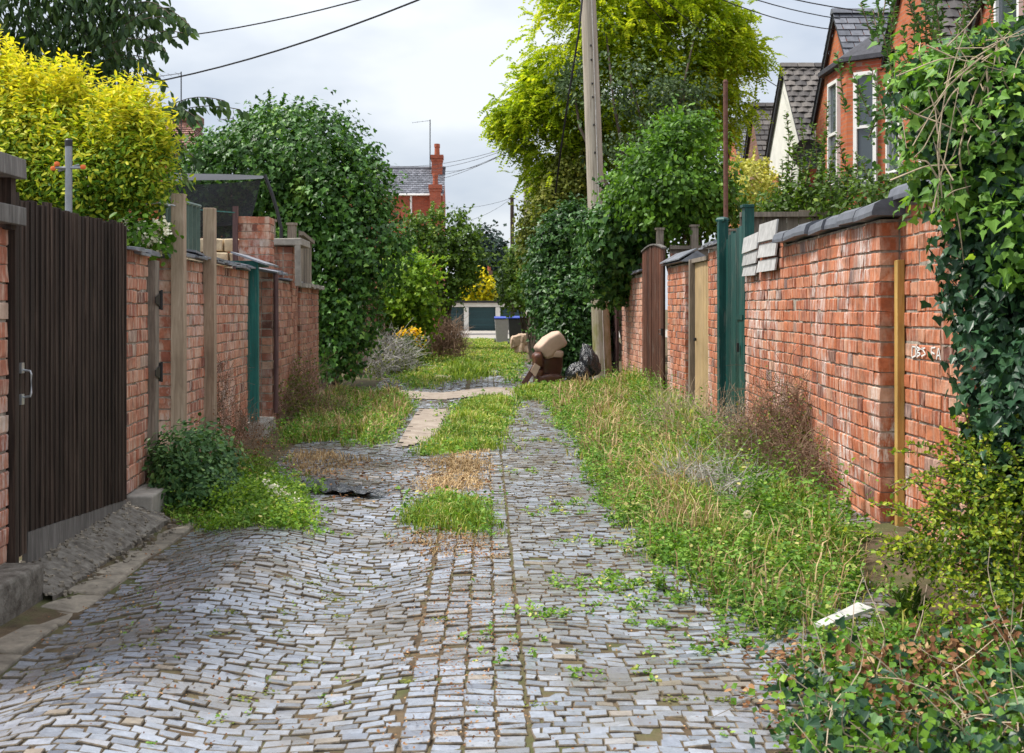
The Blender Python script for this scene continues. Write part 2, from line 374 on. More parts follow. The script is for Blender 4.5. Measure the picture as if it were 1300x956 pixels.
nt.links.new(nz.outputs['Fac'], cr.inputs[0])
# overcast skies are brighter overhead than at the horizon
mr = nt.nodes.new('ShaderNodeMapRange'); mr.inputs['From Min'].default_value = .2; mr.inputs['From Max'].default_value = .9
mr.inputs['To Min'].default_value = 1.0; mr.inputs['To Max'].default_value = 2.1
nt.links.new(sp.outputs['Z'], mr.inputs['Value'])
ml = nt.nodes.new('ShaderNodeVectorMath'); ml.operation = 'SCALE'
nt.links.new(cr.outputs[0], ml.inputs[0]); nt.links.new(mr.outputs[0], ml.inputs['Scale'])
mx = nt.nodes.new('ShaderNodeMix'); mx.data_type = 'RGBA'; mx.inputs[0].default_value = .85
nt.links.new(sky.outputs[0], mx.inputs[6]); nt.links.new(ml.outputs[0], mx.inputs[7])
bg = nt.nodes.new('ShaderNodeBackground'); bg.inputs['Strength'].default_value = .105
nt.links.new(mx.outputs[2], bg.inputs[0])
ow = nt.nodes.new('ShaderNodeOutputWorld'); nt.links.new(bg.outputs[0], ow.inputs[0])
sun = bpy.data.lights.new('sun', 'SUN'); sun.energy = 2.8; sun.angle = math.radians(11); sun.color = (1, .95, .88)
so = bpy.data.objects.new('sun', sun); COL.objects.link(so)
d = Vector((math.sin(SUN_AZ) * math.cos(SUN_EL), math.cos(SUN_AZ) * math.cos(SUN_EL), math.sin(SUN_EL)))
so.rotation_euler = d.to_track_quat('Z', 'Y').to_euler()
SC.view_settings.view_transform = 'Standard'; SC.view_settings.look = 'None'; SC.view_settings.exposure = 0.95; SC.view_settings.gamma = 1
SC.cycles.max_bounces = 6; SC.cycles.transparent_max_bounces = 8
SC.cycles.use_denoising = True

# ================================================================ ground
xs = np.r_[-300, -120, -60, -30, -15, -8, np.arange(-5, 5.01, .125), 8, 15, 30, 60, 120, 300]
ys = np.r_[-6, 0, np.arange(2.5, 12, .125), np.arange(12, 32, .5), np.arange(32, 100, 4), 120, 200, 400, 800]
XX, YY = np.meshgrid(xs, ys)
ZZ = gh(XX, YY) - .0035
g = Geo(); nx, ny = len(xs), len(ys)
g.add(np.c_[XX.ravel(), YY.ravel(), ZZ.ravel()], [[j*nx+i, j*nx+i+1, (j+1)*nx+i+1, (j+1)*nx+i] for j in range(ny-1) for i in range(nx-1)])
tag(g.build('ground', 'soil', smooth=True), kind='structure')

# setts: rows across the alley, five aligned columns in the middle
def setts():
    P = []
    y = 3.0; row = 0
    while y < 30:
        rd = .054 * (1 + .03 * RNG.normal()) + (0.02 if y > 20 else 0)
        bounds = []
        x = -1.80 + RNG.uniform(-.02, .02)
        x0 = x - RNG.uniform(0, .1)
        while x0 < -.275:
            L = RNG.uniform(.062, .098)
            x1 = min(x0 + L, -.264 + RNG.normal(0, .006))
            if x1 > -1.82 and x1 - max(x0, -1.82) > .04: bounds.append((max(x0, -1.82), x1))
            x0 += L
        tilt = .004 * (y - 4)
        for k in range(4): bounds.append((-.257 + k*.102 + tilt + RNG.normal(0, .004), -.257 + (k+1)*.102 - .005 + tilt + RNG.normal(0, .004)))
        x0 = .158 + tilt
        off = RNG.uniform(0, .045)
        x0 -= 0
        first = True
        while x0 < 2.35:
            L = RNG.uniform(.062, .098) - (off if first else 0); first = False
            bounds.append((x0, min(x0 + L, 2.36))); x0 += L
        for a, b in bounds: P.append((a, b, y, y + rd))
        y += rd; row += 1
    P = np.array(P); n = len(P)
    keep = RNG.random(n) > .012 + .10 * sm((P[:, 2] - 8) / 10); P = P[keep]; n = len(P)
    gap = RNG.uniform(.0003, .0036, n)
    a, b, c, d = P[:, 0] + gap, P[:, 1] - gap * RNG.uniform(.5, 1, n), P[:, 2] + gap, P[:, 3] - gap * .8
    # wander of the rows
    wob = lambda x: .02 * np.sin(x * 1.9) + .012 * np.sin(x * 4.3 + 1)
    tilt_x, tilt_y = RNG.normal(0, .045, n), RNG.normal(0, .05, n)
    lift = RNG.normal(0, .003, n)
    mx_, my_ = (a + b) / 2, (c + d) / 2
    V = np.zeros((n, 12, 3))
    cr = [(a, c), (b, c), (b, d), (a, d)]
    ins = .0035
    for k, (x, y) in enumerate(cr):
        jx, jy = RNG.normal(0, .003, n), RNG.normal(0, .003, n)
        x = x + jx; y = y + jy
        sx, sy = np.sign(x - mx_), np.sign(y - my_)
        for lay, (inset, dz) in enumerate(((0, -.03), (0, -.0005), (ins, .003))):
            xx, yy = x - sx * inset, y - sy * inset
            V[:, lay*4+k, 0] = xx; V[:, lay*4+k, 1] = yy + wob(xx)
            V[:, lay*4+k, 2] = gh(mx_, my_ + wob(mx_)) + (gh(mx_ + .05, my_) - gh(mx_ - .05, my_)) / .1 * (xx - mx_) \
                + (gh(mx_, my_ + .05) - gh(mx_, my_ - .05)) / .1 * (yy - my_) + tilt_x * (xx - mx_) + tilt_y * (yy - my_) + lift + dz
    rn = np.clip(RNG.normal(.5, .25, n), 0, 1); side = lambda l: [[l+k, l+(k+1) % 4, l+4+(k+1) % 4, l+4+k] for k in range(4)]
    g = Geo(); g.many(V, [[8, 9, 10, 11]], rn); g.many(V, side(0) + side(4), rn, 1)
    tag(g.build('cobbled_road', ['sett', 'sett_joint']), kind='structure')
setts()

def sheet(name, poly, dz, mat, step=.12, kind='structure'):
    """irregular flat patch lying on the floor"""
    poly = np.array(poly); g = Geo()
    lo, hi = poly.min(0), poly.max(0)
    X, Y = np.meshgrid(np.arange(lo[0], hi[0], step), np.arange(lo[1], hi[1], step))
    X = X.ravel(); Y = Y.ravel(); ins = inside(X + step/2 + RNG.normal(0, step*.25, len(X)), Y + step/2, poly); X = X[ins]; Y = Y[ins]
    V = np.stack([np.stack([X+dx, Y+dy, gh(X+dx, Y+dy) + dz], -1) for dx, dy in ((0, 0), (step, 0), (step, step), (0, step))], 1)
    g.many(V, [[0, 1, 2, 3]], np.full(len(X), .5))
    return tag(g.build(name, mat), kind=kind)
def inside(x, y, poly):
    poly = np.asarray(poly); r = np.zeros(np.shape(x), bool); n = len(poly); j = n - 1
    for i in range(n):
        xi, yi = poly[i]; xj, yj = poly[j]
        c = ((yi > y) != (yj > y)) & (x < (xj - xi) * (y - yi) / (yj - yi + 1e-12) + xi)
        r ^= c; j = i
    return r
def gp(pix): return np.array([G(*p) for p in pix])
sheet('dirt_path', gp([(500, 507), (508, 497), (560, 499), (620, 493), (690, 496), (676, 505), (600, 504), (560, 509)]), .016, 'pale_dirt', .08)
sheet('dirt_path', gp([(505, 572), (520, 540), (535, 520), (570, 520), (560, 545), (540, 565)]), .016, 'pale_dirt', .06)

sheet('paved_yard', [(-12, 58), (12, 58), (14, 92), (-14, 92)], .03, 'concrete', 1.5)
sheet('dirt_path', gp([(1035, 680), (1130, 688), (1190, 720), (1290, 830), (1500, 956), (1500, 1100), (1080, 1100), (1010, 900), (1090, 830), (1130, 770)]), .012, 'soil', .05)
sheet('dirt_path', gp([(555, 480), (545, 470), (562, 463), (585, 470), (580, 480)]), .016, 'pale_dirt', .12)
# kerb on the near left: stone strip, concrete ramp under the gate, concrete step
g = Geo()
y = 3.0
while y < 8.3:
    L = RNG.uniform(.25, .5); c = (-1.92 + RNG.normal(0, .008), y + L/2, float(gh(-1.92, y + L/2)) - .022)
    g.box(c, (.19, L - .012, .055), RNG.normal(0, .02), RNG.random(), jit=.006); y += L
tag(g.build('kerb', 'kerb_sandy', bevel=.01), kind='structure')
g = Geo()
N = 90; rows = []
for i in range(N + 1):
    y = 5.72 + 2.15 * i / N
    rows.append([(-2.25, y, .11), (-2.15, y, .075), (-2.07, y, .035), (-2.0, y, .0), (-2.0, y, -.05)])
v = np.array(rows).reshape(-1, 3); v[:, 2] += RNG.normal(0, .004, len(v)); v[:, 0] += RNG.normal(0, .008, len(v))
g.add(v, [[i*5+j, i*5+j+1, (i+1)*5+j+1, (i+1)*5+j] for i in range(N) for j in range(4)])
tag(g.build('kerb', 'kerb_stone'), kind='structure')

g = Geo()
for _ in range(420):
    y = RNG.uniform(5.7, 7.9); q = RNG.random()**1.6; x = -2.24 + .34*q; z = max(.11*(1 - q*1.45), float(gh(x, y))) + .004; s_ = RNG.uniform(.006, .022)
    g.box((x, y, z), (s_*1.3, s_, s_*.8), RNG.uniform(0, 3), RNG.random(), jit=s_*.12)
tag(g.build('gravel', 'kerb_sandy'), kind='stuff')
# ================================================================ brick walls
def brickwork(g, p0, p1, z0, z1, side, thick=.23, bulge=None, course=.087, mats=(0, 1), jit=.0022, tone=0.0, damage=None, near_end=True):
    """front face runs p0 -> p1 (xy); side = +1 if the face looks to +x, -1 to -x. z1 number or function of the distance along."""
    p0 = np.array(p0, float); p1 = np.array(p1, float); L = np.linalg.norm(p1 - p0); dr = (p1 - p0) / L
    nm = np.array([dr[1], -dr[0]])
    if nm[0] * side < 0: nm = -nm
    z1f = z1 if callable(z1) else (lambda u: z1)
    bl = bulge or (lambda u, z: 0 * u)
    def mp(u, z, w):
        u = np.asarray(u, float); z = np.asarray(z, float); w = np.asarray(w, float) + bl(u, z)
        return np.stack([p0[0] + dr[0]*u + nm[0]*w, p0[1] + dr[1]*u + nm[1]*w, z], -1)
    B = []   # u0,u1,z0,z1,w0,w1
    z = z0; k = 0
    while z < max(z1f(0), z1f(L), z1f(L/2)) - .02:
        zz = z + course - .011
        pos = 0.0; hdr = (k % 2 == 0)
        while pos < L - .03:
            ln = (.108 if hdr else .225) + RNG.normal(0, .004)
            e = min(pos + ln, L)
            if L - e < .06: e = L
            if z + .05 < z1f((pos + e) / 2) and not (damage and damage((pos+e)/2, z)):
                B.append((pos, e - (.010 if e < L else 0), z, zz, -.108, RNG.normal(0, .0025)))
            pos = e + 0.0; hdr = not hdr
            if e == L: break
        for ue in ((0, .10), (L - .10, L)):
            if thick > .15 and z + .05 < z1f(ue[0]): B.append((ue[0], ue[1], z, zz, -thick, -.119))
        z += course; k += 1
    B = np.array(B); n = len(B)
    u0, u1, a0, a1, w0, w1 = B.T
    a0 = a0 + RNG.normal(0, .0018, n); a1 = a1 + RNG.normal(0, .0018, n)
    V = np.zeros((n, 12, 3)); ins = .0045
    for kk, (u, zz, su, sz) in enumerate(((u0, a0, 1, 1), (u1, a0, -1, 1), (u1, a1, -1, -1), (u0, a1, 1, -1))):
        for lay, (w, i) in enumerate(((w0, 0), (w1 - ins, 0), (w1, ins))):
            V[:, lay*4+kk] = mp(u + su*i + RNG.normal(0, jit, n), zz + sz*i + RNG.normal(0, jit, n), w + RNG.normal(0, jit*.7, n))
    f = [[8, 9, 10, 11], [3, 2, 1, 0]] + [[l+k, l+(k+1) % 4, l+4+(k+1) % 4, l+4+k] for l in (0, 4) for k in range(4)]
    g.many(V, f, np.clip(RNG.normal(.52 + tone, .24, n), 0, 1), mats[0])
    # mortar bed
    nu, nz = max(2, int(L / .25) + 1), 10
    U = np.linspace(.006, L - .006, nu); T = np.linspace(0, 1, nz)
    UU, TT = np.meshgrid(U, T); zt = np.array([z1f(u) for u in U])[None] - .012
    zz = z0 + TT * (zt - z0)
    front = mp(UU, zz, np.full(UU.shape, -.009)).reshape(-1, 3); back = mp(UU, zz, np.full(UU.shape, -thick + .008)).reshape(-1, 3)
    q = [[j*nu+i, j*nu+i+1, (j+1)*nu+i+1, (j+1)*nu+i] for j in range(nz-1) for i in range(nu-1)]
    o = nu * nz
    s = [[(nz-1)*nu+i, (nz-1)*nu+i+1, o+(nz-1)*nu+i+1, o+(nz-1)*nu+i] for i in range(nu-1)]
    for i in (0, nu-1): s += [[j*nu+i, (j+1)*nu+i, o+(j+1)*nu+i, o+j*nu+i] for j in range(nz-1)]
    g.add(np.r_[front, back], q + [[a+o for a in r] for r in q] + s, .5, mats[1])
    return mp, L

def slate_coping(g, mp, L, z, over=.07, width=.36, tilt=.18, step=.27, layers=2, wav=.012, u0=0, t=.017):
    for lay in range(layers):
        u = u0 - .03 + (.12 if lay else 0)
        while u < L:
            ln = step * RNG.uniform(.9, 1.15)
            zz = z(u) if callable(z) else z
            zz = zz + lay * (t + .004) + RNG.normal(0, .004)
            w1 = over + RNG.normal(0, .012) - lay * .02; w0 = w1 - width
            ua, ub = u, u + ln + .02; tz = RNG.normal(0, wav, 4)
            pts = []
            for (uu, ww, k) in ((ua, w0, 0), (ub, w0, 1), (ub, w1, 2), (ua, w1, 3)):
                p = mp(uu, 0.0, ww); p = np.array([p[0], p[1], zz + tilt * (w1 - ww) * .9 + tz[k] * .6])
                pts.append(p)
            g.extrude(pts, (0, 0, t), RNG.random())
            u += ln
def round_coping(g, mp, ua, ub, z, w_out=.07, w_in=-.33, h=.085, seg=.46, rnd=None):
    n = max(1, int(round((ub - ua) / seg))); st = (ub - ua) / n
    for k in range(n):
        a, b = ua + k*st, ua + (k+1)*st - .012
        th = np.linspace(0, math.pi, 9)
        dz = RNG.normal(0, .006, 2); sl = RNG.normal(0, .01)
        ring = []
        for u, q in ((a, 0), (b, 1)):
            zz = z(u) if callable(z) else z
            for t in th:
                w = (w_out + w_in)/2 + sl + (w_out - w_in)/2 * math.cos(t)
                p = mp(u, 0.0, w); ring.append((p[0], p[1], zz + dz[q] + h * math.sin(t)**.7 + .02))
            for t in (math.pi, 0):
                w = (w_out + w_in)/2 + sl + (w_out - w_in)/2 * math.cos(t)
                p = mp(u, 0.0, w); ring.append((p[0], p[1], zz + dz[q] - .004))
        g.add(ring, [[i, (i+1) % 11, 11+(i+1) % 11, 11+i] for i in range(11)], .4 + .3*RNG.random())
        g.add(ring, [list(range(11))[::-1], list(range(11, 22))], .3)

def wall(label, p0, p1, z0, z1, side, mat='brick_streaked', **kw):
    r = thing('brick_wall', label, 'wall', ((p0[0]+p1[0])/2, (p0[1]+p1[1])/2, 0))
    g = Geo(); mp, L = brickwork(g, p0, p1, z0, z1, side, **kw)
    g.build('brickwork', [mat, 'mortar'], r)
    return r, mp, L

# ---- left side, near to far
wall('red brick pier at the near edge of the dark board gate', (-2.20, 4.5), (-2.21, 5.74), -.1, 1.72, 1)
r, mp, L = wall('narrow pale streaked brick pier between the dark board gate and the hinge post', (-2.25, 7.76), (-2.285, 8.42), -.1, 1.70, 1)
g = Geo(); slate_coping(g, mp, L, 1.70, .05); g.build('coping', 'slate_cap', r)
r, mp, L = wall('streaked brick wall behind the two tall pale posts, topped with grey slates', (-2.31, 9.15), (-2.37, 12.52), -.1, lambda u: 1.73 + .012*math.sin(u*2), 1,
                bulge=lambda u, z: .02*np.sin(u*1.7)*np.sin(np.clip(z, 0, 1.8)*1.7))
g = Geo(); slate_coping(g, mp, L, lambda u: 1.735 + .012*math.sin(u*2), .07, .38, .2); g.build('coping', 'slate_cap', r)
wd = lambda u: 1.66 if u < 2.7 else 1.63
r, mp, L = wall('leaning brown brick wall between the teal post and the ivy mound', (-2.27, 13.32), (-2.42, 16.2), -.1, 1.67, 1, mat='brick_brown',
                bulge=lambda u, z: .06*np.sin(np.clip(u/2.9, 0, 1)*math.pi)*np.sin(np.clip(z, 0, 1.8)*1.75))
g = Geo(); slate_coping(g, mp, .95, 1.72, .06, .36, .16); slate_coping(g, mp, L, 1.67, .05, .3, .05, u0=1.1, layers=1); g.build('coping', 'slate_cap', r)
g = Geo(); p = [mp(.06, z, .035) for z in np.linspace(.2, 1.72, 8)]; g.tube(p, .028, 8); g.build('drain_pipe', 'wood_plum', r)
r, mp, L = wall('short weathered brick wall end beside the trunk of the ivy mound', (-2.39, 16.22), (-2.50, 18.9), -.1, 1.62, 1, mat='brick_brown',
                bulge=lambda u, z: .03*np.sin(u*1.2)*np.sin(np.clip(z, 0, 1.8)*1.75))
g = Geo(); slate_coping(g, mp, L, 1.62, .08, .34, -.02, layers=1, t=.05); g.build('coping', 'concrete', r)
r, mp, L = wall('long brick garden wall half hidden beyond the ivy mound', (-2.45, 24.5), (-2.62, 40), -.2, 1.75, 1, mat='brick_brown')
for y, x in ((28.0, -2.43), (33.0, -2.48)):
    rr, m2, _ = wall('brick pillar standing proud of the wall beyond the ivy mound' if y < 30 else 'second brick pillar beyond the ivy mound, next to the golden hedge', (x, y), (x - .01, y + .45), -.2, 2.05, 1, mat='brick_brown', thick=.3)

# ---- right side, far to near (each listed near -> far)
r, mp, L = wall('whitened brick wall between the utility pole and the brown arched gate', (2.42, 18.45), (2.44, 21.6), -.1, 1.86, -1, mat='brick_streaked', bulge=lambda u, z: .03*np.sin(u*1.4))
g = Geo(); slate_coping(g, mp, L, 1.87, .06); g.build('coping', 'slate_cap', r)
r, mp, L = wall('orange brick pier under a slate cap between the brown gate and the tan door', (2.60, 15.68), (2.60, 17.15), -.1, 1.92, -1, mat='brick_orange', thick=.30)
g = Geo()
for k, (ua, ub) in enumerate(((-.10, .72), (.74, 1.55))):
    a, b, c, d2 = mp(ua, 1.93, .08), mp(ub, 1.93, .08), mp(ub, 1.93, -.36), mp(ua, 1.93, -.36)
    ra, rb = mp(ua, 2.07, -.14), mp(ub, 2.07, -.14)
    g.add([a, b, rb, ra, c, d2], [[0, 1, 2, 3], [3, 2, 4, 5]], .4 + .3*k); g.add([a, ra, d2, b, c, rb], [[0, 1, 2], [3, 4, 5]], .3)
    g.add([a, b, c, d2], [[0, 3, 2, 1]], .2)
    for q in (.0, .33, .66): g.extrude([mp(ua + (ub-ua)*q, 1.955, .095), mp(ua + (ub-ua)*(q+.36), 1.955, .095), mp(ua + (ub-ua)*(q+.36), 2.085, -.13), mp(ua + (ub-ua)*q, 2.085, -.13)], (0, 0, .016), RNG.random())
g.build('coping', 'slate_cap', r)
r, mp, L = wall('orange brick wall between the tan door and the dark green gate', (2.62, 13.12), (2.62, 14.28), -.1, 2.02, -1, mat='brick_orange', bulge=lambda u, z: .015*np.sin(u*4))
g = Geo(); slate_coping(g, mp, L, lambda u: 2.03, .08, .36, .3, layers=2); g.build('coping', 'slate_cap', r)
def top_d(u): return 1.87 + (.06 if u > 3.1 else 0)
r, mp, L = wall('long orange brick wall with white salt stains, from the green gate to the yellow batten', (2.30, 7.10), (2.58, 12.02), -.15, top_d, -1, mat='brick_orange',
                bulge=lambda u, z: .025*np.sin(u*1.9)*np.sin(np.clip(z, 0, 1.9)*1.6))
g = Geo(); round_coping(g, mp, -.10, 3.0, 1.875); g.build('coping', 'slate', r)
g = Geo()     # slates hung on the repaired far end
for (u, z, ln, h, rot) in ((3.08, 1.92, .84, .16, .01), (3.98, 1.88, .86, .15, -.01), (3.10, 1.78, .82, .12, .01), (4.0, 1.75, .84, .12, .0), (3.12, 1.66, .82, .105, 0), (4.02, 1.64, .80, .10, .01)):
    p = [mp(u + a*ln, z + b*h + rot*a, .012 + .018*(1-b)) for a, b in ((0, 0), (1, 0), (1, 1), (0, 1))]
    q = mp(u, z, .03) - mp(u, z, .015)
    g.extrude(p, q, RNG.random())
g.build('hung_slates', 'rubble_stone', r)
# wall with the daub
r, mp, L = wall('nearer orange brick wall panel with white painted daub, beside the yellow batten', (2.42, 6.15), (2.42, 7.22), -.15, 1.96, -1, mat='brick_orange')
DAUB = (r, mp)
g = Geo(); round_coping(g, mp, -.05, .95, 1.965, seg=.5); g.build('coping', 'slate', r)
r, mp, L = wall('nearest brick wall almost covered by dark ivy', (2.50, 4.3), (2.50, 6.12), -.15, 1.96, -1, mat='brick_orange')
g = Geo(); round_coping(g, mp, 0, 1.7, 1.965); g.build('coping', 'slate', r)
# white painted characters on one brick course
def strokes(segs, s=.0026):
    g = Geo()
    for (u0, z0, u1, z1) in segs:
        a = np.array(mpd(u0, z0, .0)); b = np.array(mpd(u1, z1, .0)); dd = b - a; dd /= np.linalg.norm(dd)
        side = np.cross(dd, [1, 0, 0]) * s * 1.6
        n = np.array([-.004, 0, 0]); off = np.array([-.0045, 0, 0])
        g.extrude([a - side + off, b - side + off, b + side + off, a + side + off], n * .4, .5)
    return g
rd, mpd = DAUB
LET = {'O': [(0, 0, 0, 1), (0, 1, 1, 1), (1, 1, 1, 0), (1, 0, 0, 0)], 'B': [(0, 0, 0, 1), (0, 1, 1, .75), (1, .75, 0, .5), (0, .5, 1, .25), (1, .25, 0, 0)],
       'S': [(1, 1, 0, .8), (0, .8, 1, .3), (1, .3, 0, 0)], 'F': [(0, 0, 0, 1), (0, 1, 1, 1), (0, .5, .8, .5)], 'A': [(0, 0, .5, 1), (.5, 1, 1, 0), (.25, .4, .75, .4)]}
segs = []
zb = -.15 + .087 * 14 + .008
for i, ch in enumerate('OBS FA'):
    if ch == ' ': continue
    ua = .74 - i * .075                      # reads away from the batten
    for (x0, y0, x1, y1) in LET[ch]: segs.append((ua - x0*.055 + RNG.normal(0, .003), zb + y0*.056 + RNG.normal(0, .003), ua - x1*.055 + RNG.normal(0, .003), zb + y1*.056 + RNG.normal(0, .003)))
strokes(segs).build('painted_daub', 'white_paint', rd)
# concrete threshold under the batten, blue brick footing
g = Geo(); g.box((2.40, 7.0, -.01), (.22, .30, .10), 0, .5, jit=.004); g.box((2.40, 6.5, -.08), (.07, .68, .12), 0, .3, jit=.004)
tag(g.build('stone_step', 'slate', loc=(2.4, 7.0, -.06), bevel=.008), 'dark stone threshold at the foot of the yellow batten', 'step')
g = Geo(); g.box((2.398, 7.045, .82), (.044, .05, 1.60), 0, .6, jit=.001)
tag(g.build('timber_batten', 'wood_batten', loc=(2.398, 7.045, 0), bevel=.004), 'yellow treated timber batten upright in the corner of the orange brick wall', 'batten')
# ================================================================ gates, posts, doors
def boards(g, p0, p1, z0, z1, n, t=.022, gap=.006, jz=.006, off=0.0, side=1, groove=True, rn=None):
    """vertical boards from p0 to p1 (xy), each between z0f and z1f"""
    p0 = np.array(p0, float); p1 = np.array(p1, float); d = (p1 - p0); L = np.linalg.norm(d); d = d / L; nm = np.array([d[1], -d[0]])
    if nm[0]*side < 0: nm = -nm
    wid = L / n
    for i in range(n):
        u = (i + .5) * wid; c = p0 + d*u + nm*(off + RNG.normal(0, .002))
        za = z0(u/L) if callable(z0) else z0; zb = (z1(u/L) if callable(z1) else z1) + RNG.normal(0, jz)
        ax = np.array([[d[0], d[1], 0], [nm[0], nm[1], 0], [0, 0, 1]])
        g.box((c[0], c[1], (za+zb)/2), (wid - gap, t, zb - za), 0, RNG.random() if rn is None else rn, 0, ax, .0008)
        if groove:     # a narrow cover strip proud of each joint
            cc = p0 + d*(u + wid*.32) + nm*(off + t*.5 + .004)
            g.box((cc[0], cc[1], (za+zb)/2), (.016, .010, zb - za - .004), 0, min(1, RNG.random()*1.3), 0, ax)
def axes(p0, p1, side):
    p0 = np.array(p0, float); p1 = np.array(p1, float); d = p1 - p0; L = np.linalg.norm(d); d /= L; nm = np.array([d[1], -d[0]])
    if nm[0]*side < 0: nm = -nm
    return np.array([[d[0], d[1], 0], [nm[0], nm[1], 0], [0, 0, 1]]), L

# dark board gate
A, B = (-2.215, 5.80), (-2.245, 7.72)
r = thing('board_gate', 'tall dark brown vertical board gate with a galvanised handle', 'gate', (-2.23, 6.8, 0))
g = Geo(); boards(g, A, B, lambda q: .27 - .13*q if q > .09 else .16, lambda q: 1.865 + .006*math.sin(q*9), 26, .02, .004, .007); g.build('boards', 'wood_dark', r)
ax, L = axes(A, B, 1)
g = Geo(); g.box((-2.255, 6.76, .30), (1.9, .03, .10), 0, .4, 0, ax); g.build('rail', 'wood_dark', r); g = Geo(); g.box((-2.255, 6.76, 1.6), (1.9, .03, .10), 0, .4, 0, ax); g.build('rail', 'wood_dark', r)
g = Geo(); v = []
g.extrude([(-2.205, 5.98, .02), (-2.235, 7.74, -.02), (-2.235, 7.74, .137), (-2.205, 5.98, .255)], (-.03, 0, 0), .5); g.build('gravel_board', 'wood_weathered', r, bevel=.004)
g = Geo(); hx, hy = -2.185, 5.865
g.tube([(hx, hy, 1.05), (hx + .033, hy, 1.045), (hx + .037, hy + .0, 1.03), (hx + .037, hy, .94), (hx + .033, hy, .925), (hx, hy, .92)], .0055, 8)
g.box((hx - .008, hy, 1.06), (.012, .035, .05)); g.box((hx - .008, hy, .91), (.012, .035, .05)); g.build('handle', 'metal_galv', r)
g = Geo(); g.box((-2.215, 5.772, .9), (.075, .05, 1.98), 0, .3, jit=.002); g.build('stile', 'wood_dark', r)
r = thing('trellis_rails', 'weathered grey timber rails on top of the brick pier beside the dark board gate', 'frame', (-2.22, 5.3, 1.72))
g = Geo(); g.box((-2.18, 5.15, 1.995), (.10, 1.22, .095), 0, .9, jit=.002); g.build('rail', 'wood_weathered', r, bevel=.004)
g = Geo(); g.box((-2.17, 5.15, 1.775), (.08, 1.22, .085), 0, .7, jit=.002); g.build('rail', 'wood_weathered', r, bevel=.004)
g = Geo(); g.box((-2.20, 5.70, 1.86), (.06, .06, .30), 0, .6); g.build('post', 'wood_dark', r); g = Geo(); g.box((-2.20, 4.9, 1.86), (.06, .06, .30), 0, .6); g.build('post', 'wood_dark', r)
g = Geo(); g.box((-2.255, 5.15, 1.88), (.02, 1.15, .17), 0, .2); g.build('panel', 'wood_dark', r)
r = tag((lambda g: (g.box((-2.15, 5.45, .06), (.2, .6, .19), -.03, .4, jit=.008), g.build('stone_step', 'kerb_stone', loc=(-2.15, 5.45, 0), bevel=.016))[1])(Geo()), 'worn concrete block step at the foot of the near brick pier', 'step')

# hinge post and recess
r = thing('hinge_post', 'short weathered gate post with black hinges beside the pale streaked pier', 'post', (-2.29, 8.49, 0))
g = Geo(); g.box((-2.275, 8.49, .88), (.075, .09, 1.58), 0, .6, jit=.002); g.build('post', 'wood_fence', r, bevel=.004)
for z in (1.40, .9, .33):
    g = Geo(); x, y = -2.232, 8.52
    g.box((x, y + .015, z), (.008, .035, .13)); g.extrude([(x, y, z + .045), (x, y - .12, z + .02), (x, y - .12, z - .02), (x, y, z - .045)], (.006, 0, 0)); g.tube([(x+.008, y+.03, z - .07), (x+.008, y+.03, z + .07)], .009, 8)
    g.build('hinge', 'metal_black', r)
g = Geo(); g.box((-2.262, 8.49, .16), (.05, .085, .20), 0, .5); g.build('repair_block', 'wood_weathered', r)
tag((lambda g: (g.box((-2.19, 8.08, .05), (.17, .52, .2), .02, .6, jit=.008), g.build('stone_step', 'concrete', loc=(-2.19, 8.08, 0), bevel=.012))[1])(Geo()), 'pale concrete block step below the hinge post, beside the herb clump', 'step')

def tall_post():
    r = thing('timber_post', 'tall pale square timber post with a wire eye at its top, nearer of two', 'post', (-2.245, 9.12, 0), 'tall pale posts against the streaked wall')
    g = Geo(); g.box((-2.245, 9.12, 1.06), (.098, .098, 2.26), 0, .55, jit=.0015); g.build('post', 'wood_pale', r, bevel=.004)
    for z, h in ((1.54, .36), (.44, .44)):
        g = Geo(); g.box((-2.275, 9.225, z), (.07, .105, h), 0, .5 if z > 1 else .15, jit=.001); g.build('spacer_block', 'wood_fence', r, bevel=.003)
    return r
tp = tall_post()
dup(tp, (-2.275, 10.30, -.01), 'tall pale square timber post with a split dark knot line, farther of two')
g = Geo(); g.tube([(-2.26, 9.07, 2.10), (-2.36, 9.0, 2.115), (-2.46, 8.95, 2.10)], .005, 6); g.lathe((-2.30, 9.045, 2.095), [(.001, 0), (.014, .0), (.014, .012), (.001, .012)], 8)
g.build('wire_eye', 'metal_galv', tp)

# teal door frame
r = thing('door_frame', 'bright teal painted door post set in the left-hand brick wall', 'door frame', (-2.36, 12.6, 0))
g = Geo(); g.box((-2.325, 12.60, 1.0), (.085, .07, 1.64), 0, .6, jit=.001); g.build('post', 'wood_teal', r, bevel=.004)
g = Geo(); g.box((-2.44, 12.60, 1.80), (.32, .07, .05), 0, .5); g.box((-2.33, 12.95, 1.80), (.07, .66, .045), 0, .45); g.build('lintel', 'wood_teal', r)
g = Geo()
for k in range(3): g.extrude([(-2.20, 12.5 + .27*k, 1.78), (-2.20, 12.8 + .27*k, 1.78), (-2.55, 12.8 + .27*k, 1.90), (-2.55, 12.5 + .27*k, 1.90)], (0, 0, .018), RNG.random())
g.build('slate_cover', 'slate_cap', r)
g = Geo(); g.box((-2.50, 12.92, .95), (.035, .62, 1.66), 0, .2); g.build('door', 'wood_teal', r)
tag((lambda g: (g.box((-2.36, 12.92, .03), (.30, .72, .28), 0, .4, jit=.006), g.build('stone_step', 'concrete', loc=(-2.36, 12.92, 0), bevel=.01))[1])(Geo()), 'grey stone threshold below the bright teal door post', 'step')

